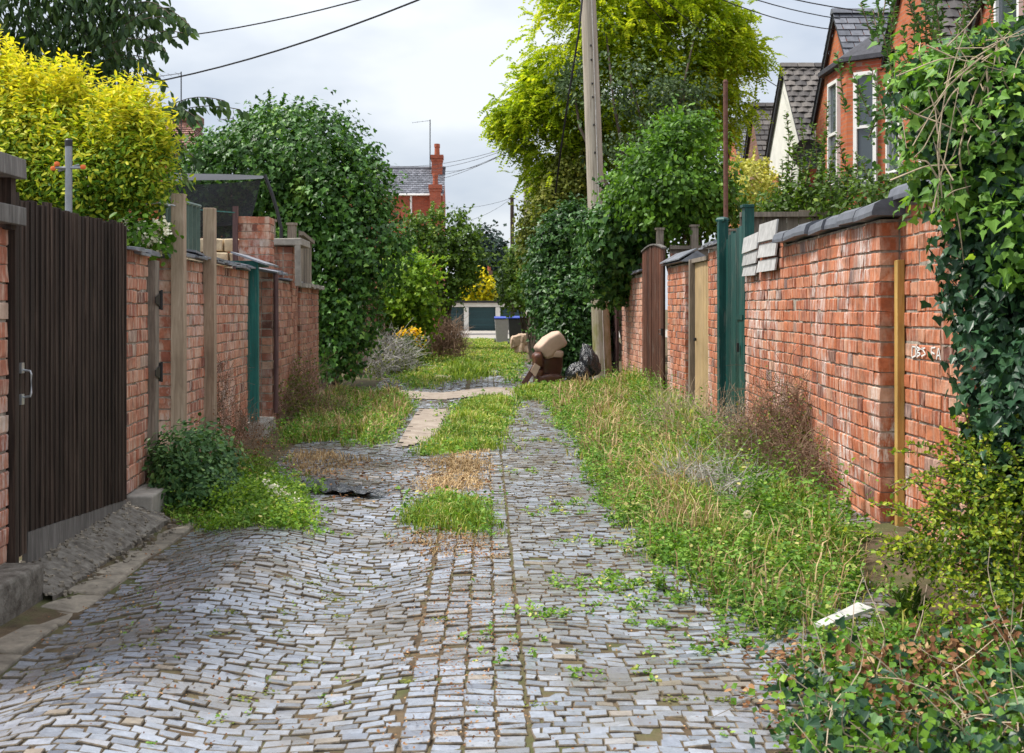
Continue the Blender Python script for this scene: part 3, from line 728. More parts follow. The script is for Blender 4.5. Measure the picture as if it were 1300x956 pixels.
# ---- right gates
# plum door behind the pole
r = thing('plank_door', 'faded plum plank door just behind the foot of the utility pole', 'door', (2.44, 23, 0))
g = Geo(); boards(g, (2.42, 21.75), (2.42, 23.9), .05, 1.62, 12, .03, .005, .003, side=-1, groove=False, rn=.5); g.build('boards', 'wood_plum', r)
g = Geo(); g.box((2.385, 22.0, .85), (.03, .05, .1)); g.build('latch', 'metal_black', r)
# brown arched gate, ajar
A, B = (2.575, 17.28), (2.385, 18.10)
r = thing('arched_gate', 'chocolate brown board gate with an arched top, standing ajar', 'gate', (2.5, 17.7, 0))
g = Geo(); boards(g, A, B, .08, lambda q: 2.12 + .12*math.sin(math.pi*(.15 + .75*q)), 9, .03, .004, .0, side=-1, groove=False); g.build('boards', 'wood_brown', r)
ax, L = axes(A, B, -1)
g = Geo()
qs = np.linspace(0, 1, 13); top = [2.12 + .12*math.sin(math.pi*(.15 + .75*q)) for q in qs]
for i in range(12):
    a = np.array(A) + (np.array(B) - np.array(A))*qs[i]; b = np.array(A) + (np.array(B) - np.array(A))*qs[i+1]; n2 = ax[1][:2]*.035
    g.extrude([(a[0]-n2[0], a[1]-n2[1], top[i]), (a[0]+n2[0], a[1]+n2[1], top[i]), (b[0]+n2[0], b[1]+n2[1], top[i+1]), (b[0]-n2[0], b[1]-n2[1], top[i+1])], (0, 0, .02), .6)
g.build('top_rail', 'wood_weathered', r)
for z in (1.0,):
    g = Geo(); g.box((2.545, 17.30, z), (.03, .05, .10)); g.tube([(2.53, 17.30, z - .03), (2.50, 17.32, z - .03), (2.50, 17.32, z + .03), (2.53, 17.30, z + .03)], .007, 6); g.build('latch', 'metal_black', r)
g = Geo(); g.box((2.52, 18.22, 1.0), (.09, .09, 1.95), 0, .3); g.build('hanging_post', 'wood_brown', r)
g = Geo(); boards(g, (2.66, 17.2), (2.86, 17.3), 0, 2.10, 2, .03, .004, .0, side=-1, groove=False)
g.build('boards', 'wood_brown', tag_r := thing('brown_boarding', 'plain brown timber panel showing above the slate-capped pier', 'panel', (2.75, 17.25, 0)))
# tan door
r = thing('tan_door', 'plain tan painted door in a weathered frame beside the slate-capped pier', 'door', (2.7, 14.9, 0))
g = Geo(); g.box((2.67, 15.50, .97), (.10, .09, 1.96), 0, .55, jit=.002); g.build('frame_post', 'wood_fence', r, bevel=.004)
g = Geo(); boards(g, (2.70, 14.42), (2.70, 15.44), .06, 1.90, 5, .035, .003, .0, side=-1, groove=False, rn=.5); g.build('boards', 'wood_tan', r)
g = Geo(); g.box((2.69, 14.93, 1.93), (.09, 1.05, .05), 0, .6); g.build('lintel', 'wood_fence', r)
g = Geo(); g.lathe((2.66, 15.3, .95), [(.001, -.02), (.018, -.02), (.02, 0), (.018, .02), (.001, .02)], 8); g.build('knob', 'metal_black', r)
# dark green gate
A, B = (2.585, 12.12), (2.60, 13.02)
r = thing('green_gate', 'dark green painted plank gate between two green posts of unequal height', 'gate', (2.59, 12.57, 0))
g = Geo(); boards(g, A, B, .10, lambda q: 2.06 + .10*(1-q), 6, .03, .004, .015, side=-1, groove=False); g.build('boards', 'wood_green', r)
g = Geo(); g.box((2.565, 13.06, 1.14), (.10, .10, 2.28), 0, .7, jit=.002); g.lathe((2.565, 13.06, 2.26), [(.075, 0), (.078, .02), (.06, .04), (.02, .05)], 4); g.build('post', 'wood_green', r, bevel=.004)
g = Geo(); g.box((2.62, 12.06, 1.17), (.10, .11, 2.34), 0, .5, jit=.002); g.box((2.61, 12.06, 2.34), (.115, .125, .03), 0, .5); g.build('post', 'wood_green', r, bevel=.004)
g = Geo(); g.box((2.57, 12.2, 1.25), (.02, .30, .05), 0, .3); g.build('brace', 'wood_green', r)
g = Geo(); g.box((2.545, 12.2, .95), (.02, .05, .09)); g.build('latch', 'metal_black', r)

# fences behind the right wall
def fence(label, A, B, z0, z1, n, side=-1, posts=(), mat='wood_fence', groove=False):
    r = thing('garden_fence', label, 'fence', ((A[0]+B[0])/2, (A[1]+B[1])/2, 0))
    g = Geo(); boards(g, A, B, z0, z1, n, .02, .006, .012, side=side, groove=groove); g.build('panel', mat, r)
    ax, L = axes(A, B, side); c = (np.array(A) + np.array(B)) / 2
    g = Geo(); g.box((c[0] + ax[1][0]*.03, c[1] + ax[1][1]*.03, z1 - .02), (L, .06, .05), 0, .7, 0, ax); g.build('rail', mat, r)
    for x, y, h in posts:
        g = Geo(); g.box((x, y, h/2), (.10, .10, h), 0, .6, jit=.002); g.box((x, y, h + .01), (.13, .13, .03), 0, .8); g.build('post', mat, r)
    return r
fence('weathered panel fence behind the long orange wall', (2.66, 12.65), (4.2, 12.5), 1.2, 2.32, 13)
fence('grey trellis-topped fence with capped posts behind the brown arched gate', (2.75, 17.95), (4.3, 17.8), 1.0, 2.24, 11, posts=((3.09, 17.82, 2.52), (3.62, 17.8, 2.46), (2.60, 17.9, 2.48)))

# ---- left gardens behind the wall
# clothes-line post
r = thing('clothes_post', 'grey steel clothes-line post with orange cleat ends in front of the golden bush', 'clothes post', (-2.77, 8.25, 0))
g = Geo(); g.tube([(-2.77, 8.25, 0), (-2.77, 8.25, 2.44)], .024, 12); g.build('pole', 'metal_grey', r, smooth=False)
g = Geo(); g.lathe((-2.77, 8.25, 2.43), [(.026, 0), (.026, .04), (.018, .05)], 12); g.build('cap', 'metal_black', r)
g = Geo(); g.tube([(-2.86, 8.24, 2.285), (-2.68, 8.24, 2.285)], .009, 8); g.tube([(-2.84, 8.25, 2.265), (-2.70, 8.25, 2.305)], .008, 8); g.build('cross_bar', 'metal_grey', r)
for x, z in ((-2.87, 2.28), (-2.845, 2.31), (-2.67, 2.29)):
    g = Geo(); g.lathe((x, 8.24, z - .016), [(.004, 0), (.017, .004), (.019, .016), (.017, .028), (.004, .032)], 10); g.build('cleat', 'plastic_orange', r)
# green railing
r = thing('metal_railing', 'green metal railing with upright bars between the two tall pale posts', 'railing', (-3.0, 11.2, 1.6))
g = Geo(); a = W(208, 250, 11.0); b = W(254, 262, 12.3); g.tube([a, b], .018, 6); g.build('rail', 'green_paint', r); g = Geo(); a2 = W(208, 330, 11.0); b2 = W(254, 322, 12.3); g.tube([a2, b2], .016, 6); g.build('rail', 'green_paint', r)
g = Geo()
for q in np.linspace(.05, .95, 9): g.box(((a+(b-a)*q) + (a2+(b2-a2)*q))/2, (.034, .012, np.linalg.norm((a+(b-a)*q) - (a2+(b2-a2)*q))), 0, RNG.random())
g.build('bars', 'green_paint', r)
# dark shed-like post left of it
tag((lambda g: (g.box(W(206, 285, 10.9), (.05, .05, .6), 0, .4), g.build('metal_stake', 'metal_black', loc=W(206, 330, 10.9)))[1])(Geo()), 'thin black stake behind the nearer tall pale post', 'stake')
# cream stone raised wall
g = Geo()
for k in range(6):
    for j in range(3):
        x0 = -3.72 + k*.16 + (j % 2)*.06; g.box((x0 + .08, 14.8 + RNG.normal(0, .012), 1.75 + j*.17), (.16 - .012, .25, .16), RNG.normal(0, .03), RNG.random(), jit=.008)
g.box((-3.25, 14.86, .8), (.92, .22, 1.6), 0, .2)
tag(g.build('stone_wall', 'cream_stone', loc=(-3.25, 14.8, 0), bevel=.012), 'rough cream stone raised wall below the black shade canopy', 'wall')
# garden brick pillar with pale timber
r = thing('brick_pillar', 'square red brick pillar behind the wall, above the teal post', 'pillar', (-2.58, 14.1, 0))
g = Geo(); brickwork(g, (-2.41, 13.95), (-2.41, 14.3), .3, 2.36, 1, thick=.34); brickwork(g, (-2.76, 13.95), (-2.415, 13.951), .3, 2.36, 1, thick=.12); g.build('brickwork', ['brick_streaked', 'mortar'], r)
tag((lambda g: (g.box((-2.79, 13.93, 1.72), (.055, .05, 1.55), 0, .7, jit=.002), g.build('timber_stake', 'wood_plum', loc=(-2.79, 13.93, 1)))[1])(Geo()), 'pinkish timber stake against the square red brick pillar', 'stake')
g = Geo(); g.tube([(-2.79, 13.9, 2.42), (-3.1, 13.2, 2.40), (-3.3, 12.6, 2.36)], .006, 5); tag(g.build('cord', 'wood_teal', loc=(-2.79, 13.9, 2.42)), 'thin green cord tied to the pinkish timber stake', 'cord')
# second pillar with concrete capping
r = thing('brick_pillar', 'brown brick pillar framed by a concrete capping in front of the timber fence', 'pillar', (-2.5, 15.5, 0))
g = Geo(); brickwork(g, (-2.27, 15.1), (-2.33, 15.9), .8, 2.10, 1, thick=.16, bulge=lambda u, z: -.05 + 0*u); brickwork(g, (-2.62, 15.1), (-2.35, 15.101), .8, 2.10, 1, thick=.12); g.build('brickwork', ['brick_brown', 'mortar'], r)
g = Geo(); g.box((-2.44, 15.4, 2.15), (.48, .75, .09), 0, .5, jit=.006); g.build('capping', 'concrete', r, bevel=.01)
g = Geo(); g.box((-2.245, 15.06, 1.86), (.07, .10, .50), 0, .3, jit=.004); g.build('upright', 'concrete', r)
fence('slatted brown timber fence standing against the ivy mound', (-2.42, 16.3), (-2.58, 18.6), 1.3, 2.35, 14, side=1, posts=((-2.46, 15.96, 2.42), (-2.72, 15.9, 2.46)), mat='wood_fence')
# shade canopy: sloped black net cloth on a bent frame
r = thing('shade_canopy', 'black net shade canopy sagging on a bent frame in front of the ivy mound', 'canopy', W(275, 330, 16))
def sheet3(g, c4, n, sag):
    a, b, c, d = [np.array(q) for q in c4]; V = []
    for j in range(n+1):
        for i in range(n+1):
            s, t = i/n, j/n; p = (a*(1-s)+b*s)*(1-t) + (d*(1-s)+c*s)*t; p = p + np.array([0, .03*math.sin(7*s+3*t), -sag*4*s*(1-s)*(.3+.7*(1-t))]); V.append(p)
    g.add(V, [[j*(n+1)+i, j*(n+1)+i+1, (j+1)*(n+1)+i+1, (j+1)*(n+1)+i] for j in range(n) for i in range(n)])
g = Geo(); sheet3(g, (W(213, 232, 15.2), W(331, 228, 15.2), W(318, 284, 15.3), W(213, 290, 15.3)), 8, .035); g.build('net', 'shade_cloth', r, smooth=True)
g = Geo(); sheet3(g, (W(213, 219, 15.6), W(336, 223, 15.6), W(333, 227, 15.2), W(213, 230, 15.2)), 8, .0); g.build('hem', 'shade_hem', r, smooth=True)
g = Geo(); sheet3(g, (W(213, 284, 15.4), W(310, 282, 15.4), W(310, 305, 15.4), W(213, 306, 15.4)), 6, .0); g.build('lower_panel', 'shade_cloth', r)
g = Geo(); g.tube([W(336, 222, 15.3), W(345, 245, 15.3), W(352, 268, 15.3), W(357, 290, 15.3), W(358, 340, 15.3)], .022, 8); g.build('frame_pole', 'metal_black', r); g = Geo(); g.tube([W(213, 222, 15.3), W(214, 340, 15.3)], .022, 8); g.build('frame_pole', 'metal_black', r)

# ================================================================ dumped things on the right
def pt(px, py, Z): return W(px, py, Z)
AZ = 21.0; gz = lambda x, y: float(gh(x, y))
# leather armchair, tipped
def rbox(g, c, size, rot=0, tilt=0, rnd=.5, n=6, p=4.0):
    """soft box: superellipsoid"""
    u = np.linspace(-math.pi/2, math.pi/2, n*2+1); v = np.linspace(-math.pi, math.pi, n*4+1)[:-1]
    sg = lambda a, e: np.sign(a)*np.abs(a)**e
    e = 2/p; V = []
    for a in u:
        for b in v: V.append((sg(np.cos(a), e)*sg(np.cos(b), e), sg(np.cos(a), e)*sg(np.sin(b), e), sg(np.sin(a), e)))
    V = np.array(V)*np.array(size)/2
    V = V + .013*np.sin(V*19 + np.array([1, 2, 3]))[:, [1, 2, 0]] + .008*np.sin(V*47 + np.array([2, 5, 1]))[:, [2, 0, 1]]
    ct, st = math.cos(tilt), math.sin(tilt); V = np.c_[V[:, 0]*ct + V[:, 2]*st, V[:, 1], -V[:, 0]*st + V[:, 2]*ct]
    cr, sr = math.cos(rot), math.sin(rot); V = np.c_[V[:, 0]*cr - V[:, 1]*sr, V[:, 0]*sr + V[:, 1]*cr, V[:, 2]] + np.array(c)
    m = len(v); g.add(V, [[i*m+j, i*m+(j+1) % m, (i+1)*m+(j+1) % m, (i+1)*m+j] for i in range(len(u)-1) for j in range(m)], rnd)
b = pt(695, 489, AZ)
r = thing('armchair', 'dumped brown leather armchair lying broken beside the ivy hedge', 'armchair', b)
g = Geo(); rbox(g, b + (0.03, .1, .10), (.50, .5, .20), .1, 0, .3); g.build('seat', 'leather', r, smooth=True)
g = Geo(); rbox(g, b + (0.05, .2, .34), (.40, .26, .42), .2, .08, .6); g.build('backrest', 'leather', r, smooth=True)
g = Geo(); rbox(g, b + (-.16, .0, .43), (.16, .42, .26), .1, -.1, .7); g.build('armrest', 'leather', r, smooth=True)
g = Geo(); rbox(g, b + (-.16, .0, .20), (.13, .36, .14), .1, .2, .9); g.build('cushion_roll', 'leather', r, smooth=True)
r = thing('seat_cushion', 'pale beige seat cushion with a torn corner on top of the brown armchair', 'cushion', b + (0, 0, .5))
g = Geo(); rbox(g, b + (.05, .05, .70), (.50, .40, .30), .25, -.62, .5, p=5); g.build('pad', 'cushion', r, smooth=True)
g = Geo(); rbox(g, b + (.10, .05, .53), (.32, .30, .12), .1, -.05, .4, p=6); g.build('flap', 'cushion', r, smooth=True)
g = Geo(); a, c = pt(664, 489, AZ - .3), pt(681, 463, AZ - .1); dd = (c - a)/np.linalg.norm(c - a); sd = np.array([dd[2], 0, -dd[0]])
g.extrude([a - sd*.05, a + sd*.05, c + sd*.05, c - sd*.05], (0, .05, 0), .3)
tag(g.build('plank', 'wood_brown', loc=a, bevel=.004), 'broken brown plank leaning against the dumped armchair', 'plank')
g = Geo(); cc = pt(680, 470, AZ - .2)
g.extrude([cc + np.array(q) for q in ((-.09, 0, -.02), (.0, 0, -.11), (.08, 0, .06), (-.01, 0, .12))], (0, .07, 0), .5)
tag(g.build('cardboard_box', 'cardboard', loc=cc), 'flattened pale cardboard piece against the armchair side', 'cardboard')
# bin bags
def bag(px, py, Z, rx, ry, rz, rot, label, seed):
    rg = np.random.default_rng(seed); c = pt(px, py, Z); n, m = 18, 30; V = []
    for i in range(n+1):
        a = -math.pi/2 + math.pi*i/n
        for j in range(m):
            bb = 2*math.pi*j/m
            k = 1 + .12*math.sin(3*bb + seed) * math.cos(a) + .09*math.sin(5*bb + 4*a + seed*2) + rg.normal(0, .055) + .06*math.sin(9*bb - 5*a)
            z = math.sin(a); top = max(0, z - .55)*1.3
            V.append((rx*math.cos(a)*math.cos(bb)*k*(1-top*.6), ry*math.cos(a)*math.sin(bb)*k*(1-top*.6), max(rz*z*k + top*rz*.35, -rz*.8)))
    V = np.array(V); cr, sr = math.cos(rot), math.sin(rot)
    V = np.c_[V[:, 0]*cr + V[:, 2]*sr, V[:, 1], -V[:, 0]*sr + V[:, 2]*cr] + c
    g = Geo(); g.add(V, [[i*m+j, i*m+(j+1) % m, (i+1)*m+(j+1) % m, (i+1)*m+j] for i in range(n) for j in range(m)])
    tag(g.build('bin_bag', 'bin_bag', loc=c - (0, 0, rz*.8), smooth=True), label, 'bin bag')
bag(733, 475, 20.6, .19, .2, .16, .2, 'low crumpled black bin bag on the grass in front of the ivy hedge', 3)
bag(748, 462, 21.0, .16, .18, .27, -.25, 'upright black bin bag leaning on the utility pole', 8)

# wheelie bins
def wheelie(px, Z, lid, body, label):
    x = (px - CX)/F*Z; z = gz(x, Z); r = thing('wheelie_bin', label, 'wheelie bin', (x, Z, z), 'wheelie bins down the alley')
    g = Geo(); g.prism([(x-.22, Z-.28), (x+.22, Z-.28), (x+.22, Z+.22), (x-.22, Z+.22)], z+.05, z+.08)
    a = np.array([(x-.22, Z-.26, z+.06), (x+.22, Z-.26, z+.06), (x+.22, Z+.22, z+.06), (x-.22, Z+.22, z+.06), (x-.28, Z-.34, z+.98), (x+.28, Z-.34, z+.98), (x+.28, Z+.30, z+.98), (x-.28, Z+.30, z+.98)])
    g.add(a, [[0,3,2,1],[4,5,6,7],[0,1,5,4],[1,2,6,5],[2,3,7,6],[3,0,4,7]]); g.build('body', body, r, bevel=.02)
    g = Geo(); g.extrude([(x-.30, Z-.37, z+.985), (x-.30, Z+.32, z+1.0), (x-.30, Z+.32, z+1.07), (x-.30, Z-.1, z+1.09), (x-.30, Z-.37, z+1.03)], (.60, 0, 0)); g.build('lid', lid, r, bevel=.012)
    for s in (-1, 1):
        g = Geo(); th = np.linspace(0, 2*math.pi, 13)[:-1]
        g.extrude([(x+s*.24, Z+.27+.1*math.cos(t), z+.1+.1*math.sin(t)) for t in th], (.05*s, 0, 0)); g.build('wheel', 'plastic_dark', r)
    g = Geo(); g.tube([(x-.2, Z+.34, z+.96), (x+.2, Z+.34, z+.96)], .02, 8); g.build('handle', body, r)
    return r
wheelie(637, 49, 'plastic_blue', 'plastic_grey', 'grey wheelie bin with a blue lid, furthest down the alley')
wheelie(655, 44, 'plastic_blue', 'plastic_dark', 'dark wheelie bin with a bright blue lid, between two others')
wheelie(672, 41, 'plastic_dark', 'plastic_grey', 'grey wheelie bin with a black lid nearest the dumped armchair')
g = Geo()
for k in range(10): rbox(g, pt(662 + RNG.uniform(-10, 22), 438 + RNG.uniform(-12, 6), 36), (RNG.uniform(.2, .5), .3, RNG.uniform(.2, .45)), RNG.uniform(0, 3), RNG.uniform(-.3, .3), RNG.random(), n=3, p=5)
tag(g.build('rubble', 'cardboard', loc=pt(665, 445, 36)), 'pile of pale broken boxes and rubbish in front of the wheelie bins', 'rubbish', kind='stuff')

# white board lying in the verge, black plastic sheet, white stone
g = Geo(); p0, p1 = G(1045, 816), G(1108, 800); z = .05
a = np.array([p0[0], p0[1], z]); c = np.array([p1[0], p1[1], z + .03]); dd = c - a; dd /= np.linalg.norm(dd); nn = np.array([-dd[1], dd[0], .12])
g.extrude([a, a + (c-a)*.5 + nn*.006, c, c + nn*.075, a + (c-a)*.62 + nn*.062, a + nn*.05], (0, 0, .014), .35); tag(g.build('white_board', 'faded_paint', loc=a, bevel=.003), 'weathered white painted board lying in the weeds by the leaf litter', 'board')
g = Geo(); P = np.array([G(378, 618), G(420, 620), G(470, 632), G(492, 636), G(465, 638), G(430, 634), G(385, 626)]); n = len(P)
def crumple(P, dz, mat, name, label, cat):
    poly = P; lo, hi = poly.min(0), poly.max(0); st = .035
    X, Y = np.meshgrid(np.arange(lo[0], hi[0], st), np.arange(lo[1], hi[1], st)); X = X.ravel(); Y = Y.ravel(); k = inside(X, Y, poly); X = X[k]; Y = Y[k]
    h = lambda x, y: gh(x, y) + dz + .022*np.sin(x*31 + y*17) * np.sin(y*23 - x*9) + .02
    V = np.stack([np.stack([X+a, Y+b, h(X+a, Y+b)], -1) for a, b in ((0, 0), (st, 0), (st, st), (0, st))], 1)
    g = Geo(); g.many(V, [[0, 1, 2, 3]], np.full(len(X), .5)); tag(g.build(name, mat, loc=(poly.mean(0)[0], poly.mean(0)[1], 0), smooth=True), label, cat)
crumple(P, .015, 'bin_bag', 'plastic_sheet', 'crumpled black plastic sheet lying flat on the setts beside the dry grass', 'plastic sheet')
# ================================================================ foliage
def unit(v): return v / (np.linalg.norm(v, axis=-1, keepdims=True) + 1e-9)
LEAF = {
 'quad': (np.array([(0, 0, 0), (.45, .5, .07), (1, 0, -.06), (.45, -.5, .07)]), [[0, 1, 2], [0, 2, 3]]),
 'long': (np.array([(0, 0, 0), (.35, .17, .05), (.35, -.17, .05), (.72, .12, -.02), (.72, -.12, -.02), (1, 0, -.16), (.36, 0, 0), (.72, 0, -.06)]),
          [[0, 6, 1, 0], [0, 2, 6, 0], [6, 7, 3, 1], [2, 4, 7, 6], [7, 5, 3, 7], [4, 5, 7, 4]]),
 'ivy': (np.array([(0, 0, 0), (-.10, .30, .05), (.22, .56, .07), (.42, .30, .05), (1, 0, -.08), (.42, -.30, .05), (.22, -.56, .07), (-.10, -.30, .05)]),
         [[0, 4, 3, 2, 1], [0, 7, 6, 5, 4]]),
 'oval': (np.array([(0, 0, 0), (.25, .27, .04), (.7, .26, .03), (1, 0, -.06), (.7, -.26, .03), (.25, -.27, .04)]), [[0, 3, 2, 1], [0, 5, 4, 3]]),
}
LEAF['long'] = (LEAF['long'][0], [[0, 6, 1], [0, 2, 6], [7, 5, 3], [4, 5, 7]])   # plus the two quads added below
def put_leaves(g, P, D, N, size, shape='quad', width=1.0, rnd=None, mat=0):
    n = len(P)
    if n == 0: return
    D = unit(D); S = unit(np.cross(N, D)); N = np.cross(D, S)
    T, f = LEAF[shape]
    size = np.broadcast_to(size, (n,))
    V = P[:, None] + size[:, None, None] * (D[:, None]*T[None, :, 0, None] + S[:, None]*T[None, :, 1, None]*width + N[:, None]*T[None, :, 2, None])
    if rnd is None: rnd = np.clip(RNG.beta(2.2, 2.6, n), 0, 1)
    g.many(V, f, rnd, mat)
    if shape == 'long': g.many(V, [[6, 7, 3, 1], [2, 4, 7, 6]], rnd, mat)

def lobe(px, py, Z, rx, ry=None, depth=None):
    """ellipsoid given by pixel centre/radii at distance Z"""
    k = Z / F; ry = ry or rx
    return (*W(px, py, Z), rx*k, depth or rx*k, ry*k)
def crown(g, lobes, n, size, shape='quad', width=1.0, clump=.28, per=26, droop=.35, jitter=.16, inner=.18, tone=0.0, mat=0, seed=1, zmin=None, up=.45, patch=None, open_=0.0, face=True):
    """leaves in clumps over the surface of a union of ellipsoids, some inside; clump tone varies so masses read light and dark"""
    R = np.random.default_rng(seed)
    lo = np.array(lobes, float); w = (lo[:, 3]*lo[:, 4] + lo[:, 3]*lo[:, 5] + lo[:, 4]*lo[:, 5]); w /= w.sum()
    M_ = max(1, int(n / per)); k = R.choice(len(lo), M_, p=w)
    d = unit(R.normal(size=(M_, 3)))
    if face: d[:, 1] = np.where(R.random(M_) < .72, -np.abs(d[:, 1]), d[:, 1])     # most leaves on the alley-facing half and the sides
    rad = np.where(R.random(M_) < inner, R.uniform(.35, .8, M_), 1 + R.normal(0, jitter*.6, M_) - .02)
    C = lo[k, :3] + d * lo[k, 3:] * rad[:, None]
    # drop clumps buried in another lobe
    bur = np.zeros(M_, bool)
    for j in range(len(lo)):
        q = (((C - lo[j, :3]) / lo[j, 3:])**2).sum(1); bur |= (q < .45) & (k != j)
    kp = (~bur) | (R.random(M_) < .25)
    if zmin is not None: kp &= C[:, 2] > zmin
    C, d, k = C[kp], d[kp], k[kp]; M_ = len(C)
    if open_:   # thin the crown in patches
        ph = np.sin(C[:, 0]*2.9 + seed) + np.sin(C[:, 1]*2.3 + 2*seed) + np.sin(C[:, 2]*3.7 + seed*.7)
        kp = ph > -3 + open_*3; C, d, k = C[kp], d[kp], k[kp]; M_ = len(C)
    cs = clump * R.uniform(.6, 1.35, M_)
    ct = R.normal(0, .13, M_)
    i = np.repeat(np.arange(M_), per)
    off = R.normal(size=(len(i), 3)) * cs[i, None] * .5
    off -= d[i] * (np.abs((off*d[i]).sum(1))*.4)[:, None]
    P = C[i] + off
    N = unit(d[i]*.75 + np.array([0, 0, up]) + R.normal(0, .5, (len(i), 3)))
    D = R.normal(size=(len(i), 3)) + np.array([0, 0, -droop*2]) + d[i]*.4
    D = D - N*(D*N).sum(1)[:, None]*.8
    rnd = np.clip(R.beta(2.2, 2.8, len(i)) + ct[i] + tone, 0, 1)
    if patch is not None: rnd = np.clip(rnd + patch(P), 0, 1)
    if zmin is not None:
        kk = P[:, 2] > zmin; P, D, N, rnd = P[kk], D[kk], N[kk], rnd[kk]
    put_leaves(g, P, D, N, size * R.uniform(.65, 1.25, len(P)), shape, width, rnd, mat)
    return C, d
def limbs(g, base, targets, r0, n=6, wig=.12, r1=.25, seed=3):
    R = np.random.default_rng(seed); base = np.array(base, float)
    for t in targets:
        t = np.array(t, float); s = np.linspace(0, 1, n)[:, None]
        p = base + (t - base)*s; p[:, :2] = base[:2] + (t - base)[:2]*(s**1.5); L = np.linalg.norm(t - base)
        p[1:-1] += R.normal(0, wig*L*.12, (n-2, 3))
        g.tube(p, r0*np.linspace(1, r1, n)**1.2, 6)
def sprays(g, lobes, count, L, lsize, shape, R, up=.8):
    lo = np.array(lobes); w = lo[:, 3]*lo[:, 5]; w /= w.sum()
    for _ in range(count):
        l = lo[R.choice(len(lo), p=w)]; d = unit(R.normal(size=3)*(1, .7, 1) + (0, -.2, up)); p0 = l[:3] + d*l[3:]*R.uniform(.8, 1.02); dr = unit(d + R.normal(0, .35, 3)); ln = L*R.uniform(.4, 1.3); m = max(4, int(ln/(lsize*.42))); t = np.linspace(.0, 1, m)[:, None]
        P = np.repeat(p0 + dr*ln*t + np.array([0, 0, -.35*ln])*t*t*R.uniform(0, 1), 2, 0); k = len(P); put_leaves(g, P, R.normal(size=(k, 3)) + dr*.5, unit(R.normal(0, .5, (k, 3)) + (0, -.2, .9)), lsize*R.uniform(.6, 1.15, k)*(1.1 - .4*np.repeat(t[:, 0], 2)), shape, 1.0, np.clip(R.beta(2.6, 2.2, k) + .05, 0, 1))
def plant(name, label, cat, base, leafname, lobes, n, size, trunk_r=.05, stem='bark', group=None, crown_name='crown', trunk_name='trunk', extra=None, shoots=None, **kw):
    r = thing(name, label, cat, base, group)
    g = Geo(); crown(g, lobes, n, size, **kw)
    if extra: extra(g)
    if shoots: sprays(g, lobes, shoots[0], shoots[1], size, kw.get('shape', 'quad'), np.random.default_rng(kw.get('seed', 1) + 500))
    g.build(crown_name, leafname, r)
    if trunk_r:
        g = Geo(); limbs(g, base, [np.array(l[:3]) + (0, 0, .3*l[5]) for l in lobes], trunk_r); g.build(trunk_name, stem, r)
    return r

# ---- the big ivy mound on the left
ML = [lobe(375, 218, 22, 92, 78, 1.6), lobe(310, 232, 22, 78, 62, 1.4), lobe(430, 264, 21.6, 70, 72, 1.3), lobe(460, 316, 21.2, 57, 58, 1.1), lobe(395, 310, 21.6, 84, 100, 1.2), lobe(436, 388, 21, 40, 70, .8),
      lobe(350, 190, 22.4, 48, 42, 1.1), lobe(432, 445, 20.8, 24, 52, .5), lobe(270, 250, 22, 50, 45, 1.1)]
def mound_patch(P): return np.where((np.abs((P[:, 0]/P[:, 1]*F + CX) - 380) < 8) & (np.abs(CY - (P[:, 2] - EYE)/P[:, 1]*F - 240) < 16), .6, 0)
plant('ivy_mound', 'huge rounded ivy-smothered tree leaning over the alley from the left', 'ivy tree', (*W(420, 492, 21.2)[:2], 0), 'ivy_mound_leaf', ML, 40000, .085, .16, shape='ivy', clump=.30, per=22, jitter=.15, droop=.8, shoots=(190, .42), seed=11, zmin=.12, up=.6, patch=mound_patch, inner=.12)
# ivy hedge right of the alley
HL = [lobe(716, 330, 23.5, 38, 60, .7), lobe(712, 385, 23.2, 34, 50, .6), lobe(735, 400, 22.8, 36, 68, .6), lobe(735, 300, 23.6, 34, 38, .6), lobe(740, 440, 22.6, 26, 40, .5), lobe(715, 430, 22.8, 22, 38, .5), lobe(696, 345, 24, 22, 40, .6)]
plant('ivy_hedge', 'tall glossy dark ivy hedge behind the dumped armchair, up against the utility pole', 'hedge', (1.75, 22.9, 0), 'ivy_leaf', HL, 24000, .08, .09, shape='ivy', clump=.30, per=20, jitter=.10, droop=.7, shoots=(120, .4), seed=12, zmin=.08, up=.55, tone=.03)
# ivy cascading over the pole and wall tops
CL = [lobe(790, 300, 19.6, 36, 42, .5), lobe(775, 345, 20.2, 30, 36, .4), lobe(806, 272, 19.4, 34, 30, .6), lobe(765, 300, 20.6, 24, 34, .3)]
plant('ivy_climber', 'ivy spilling over the wall top beside the pole and the brown arched gate', 'ivy', (2.75, 20.4, 0), 'ivy_leaf', CL, 7000, .10, .04, shape='ivy', clump=.26, per=18, jitter=.16, droop=.9, shoots=(50, .4), seed=13, tone=.12)
# broad-leaved shrub over the wall, in front of the yellow tree
SL = [lobe(852, 236, 18.6, 56, 62, .9), lobe(882, 244, 19.0, 40, 48, .8), lobe(815, 245, 19.2, 38, 42, .8), lobe(868, 192, 18.8, 38, 40, .7), lobe(905, 262, 19.2, 26, 28, .6), lobe(840, 272, 19.4, 44, 26, .6)]
plant('lilac_shrub', 'broad-leaved green shrub rising above the right-hand wall in front of the yellow tree', 'shrub', (3.3, 19.0, 0), 'bright_leaf', SL, 15000, .082, .07, shape='oval', width=1.2, clump=.28, per=16, jitter=.28, droop=.7, shoots=(220, .42), open_=.8, seed=14, tone=-.14, up=.6)

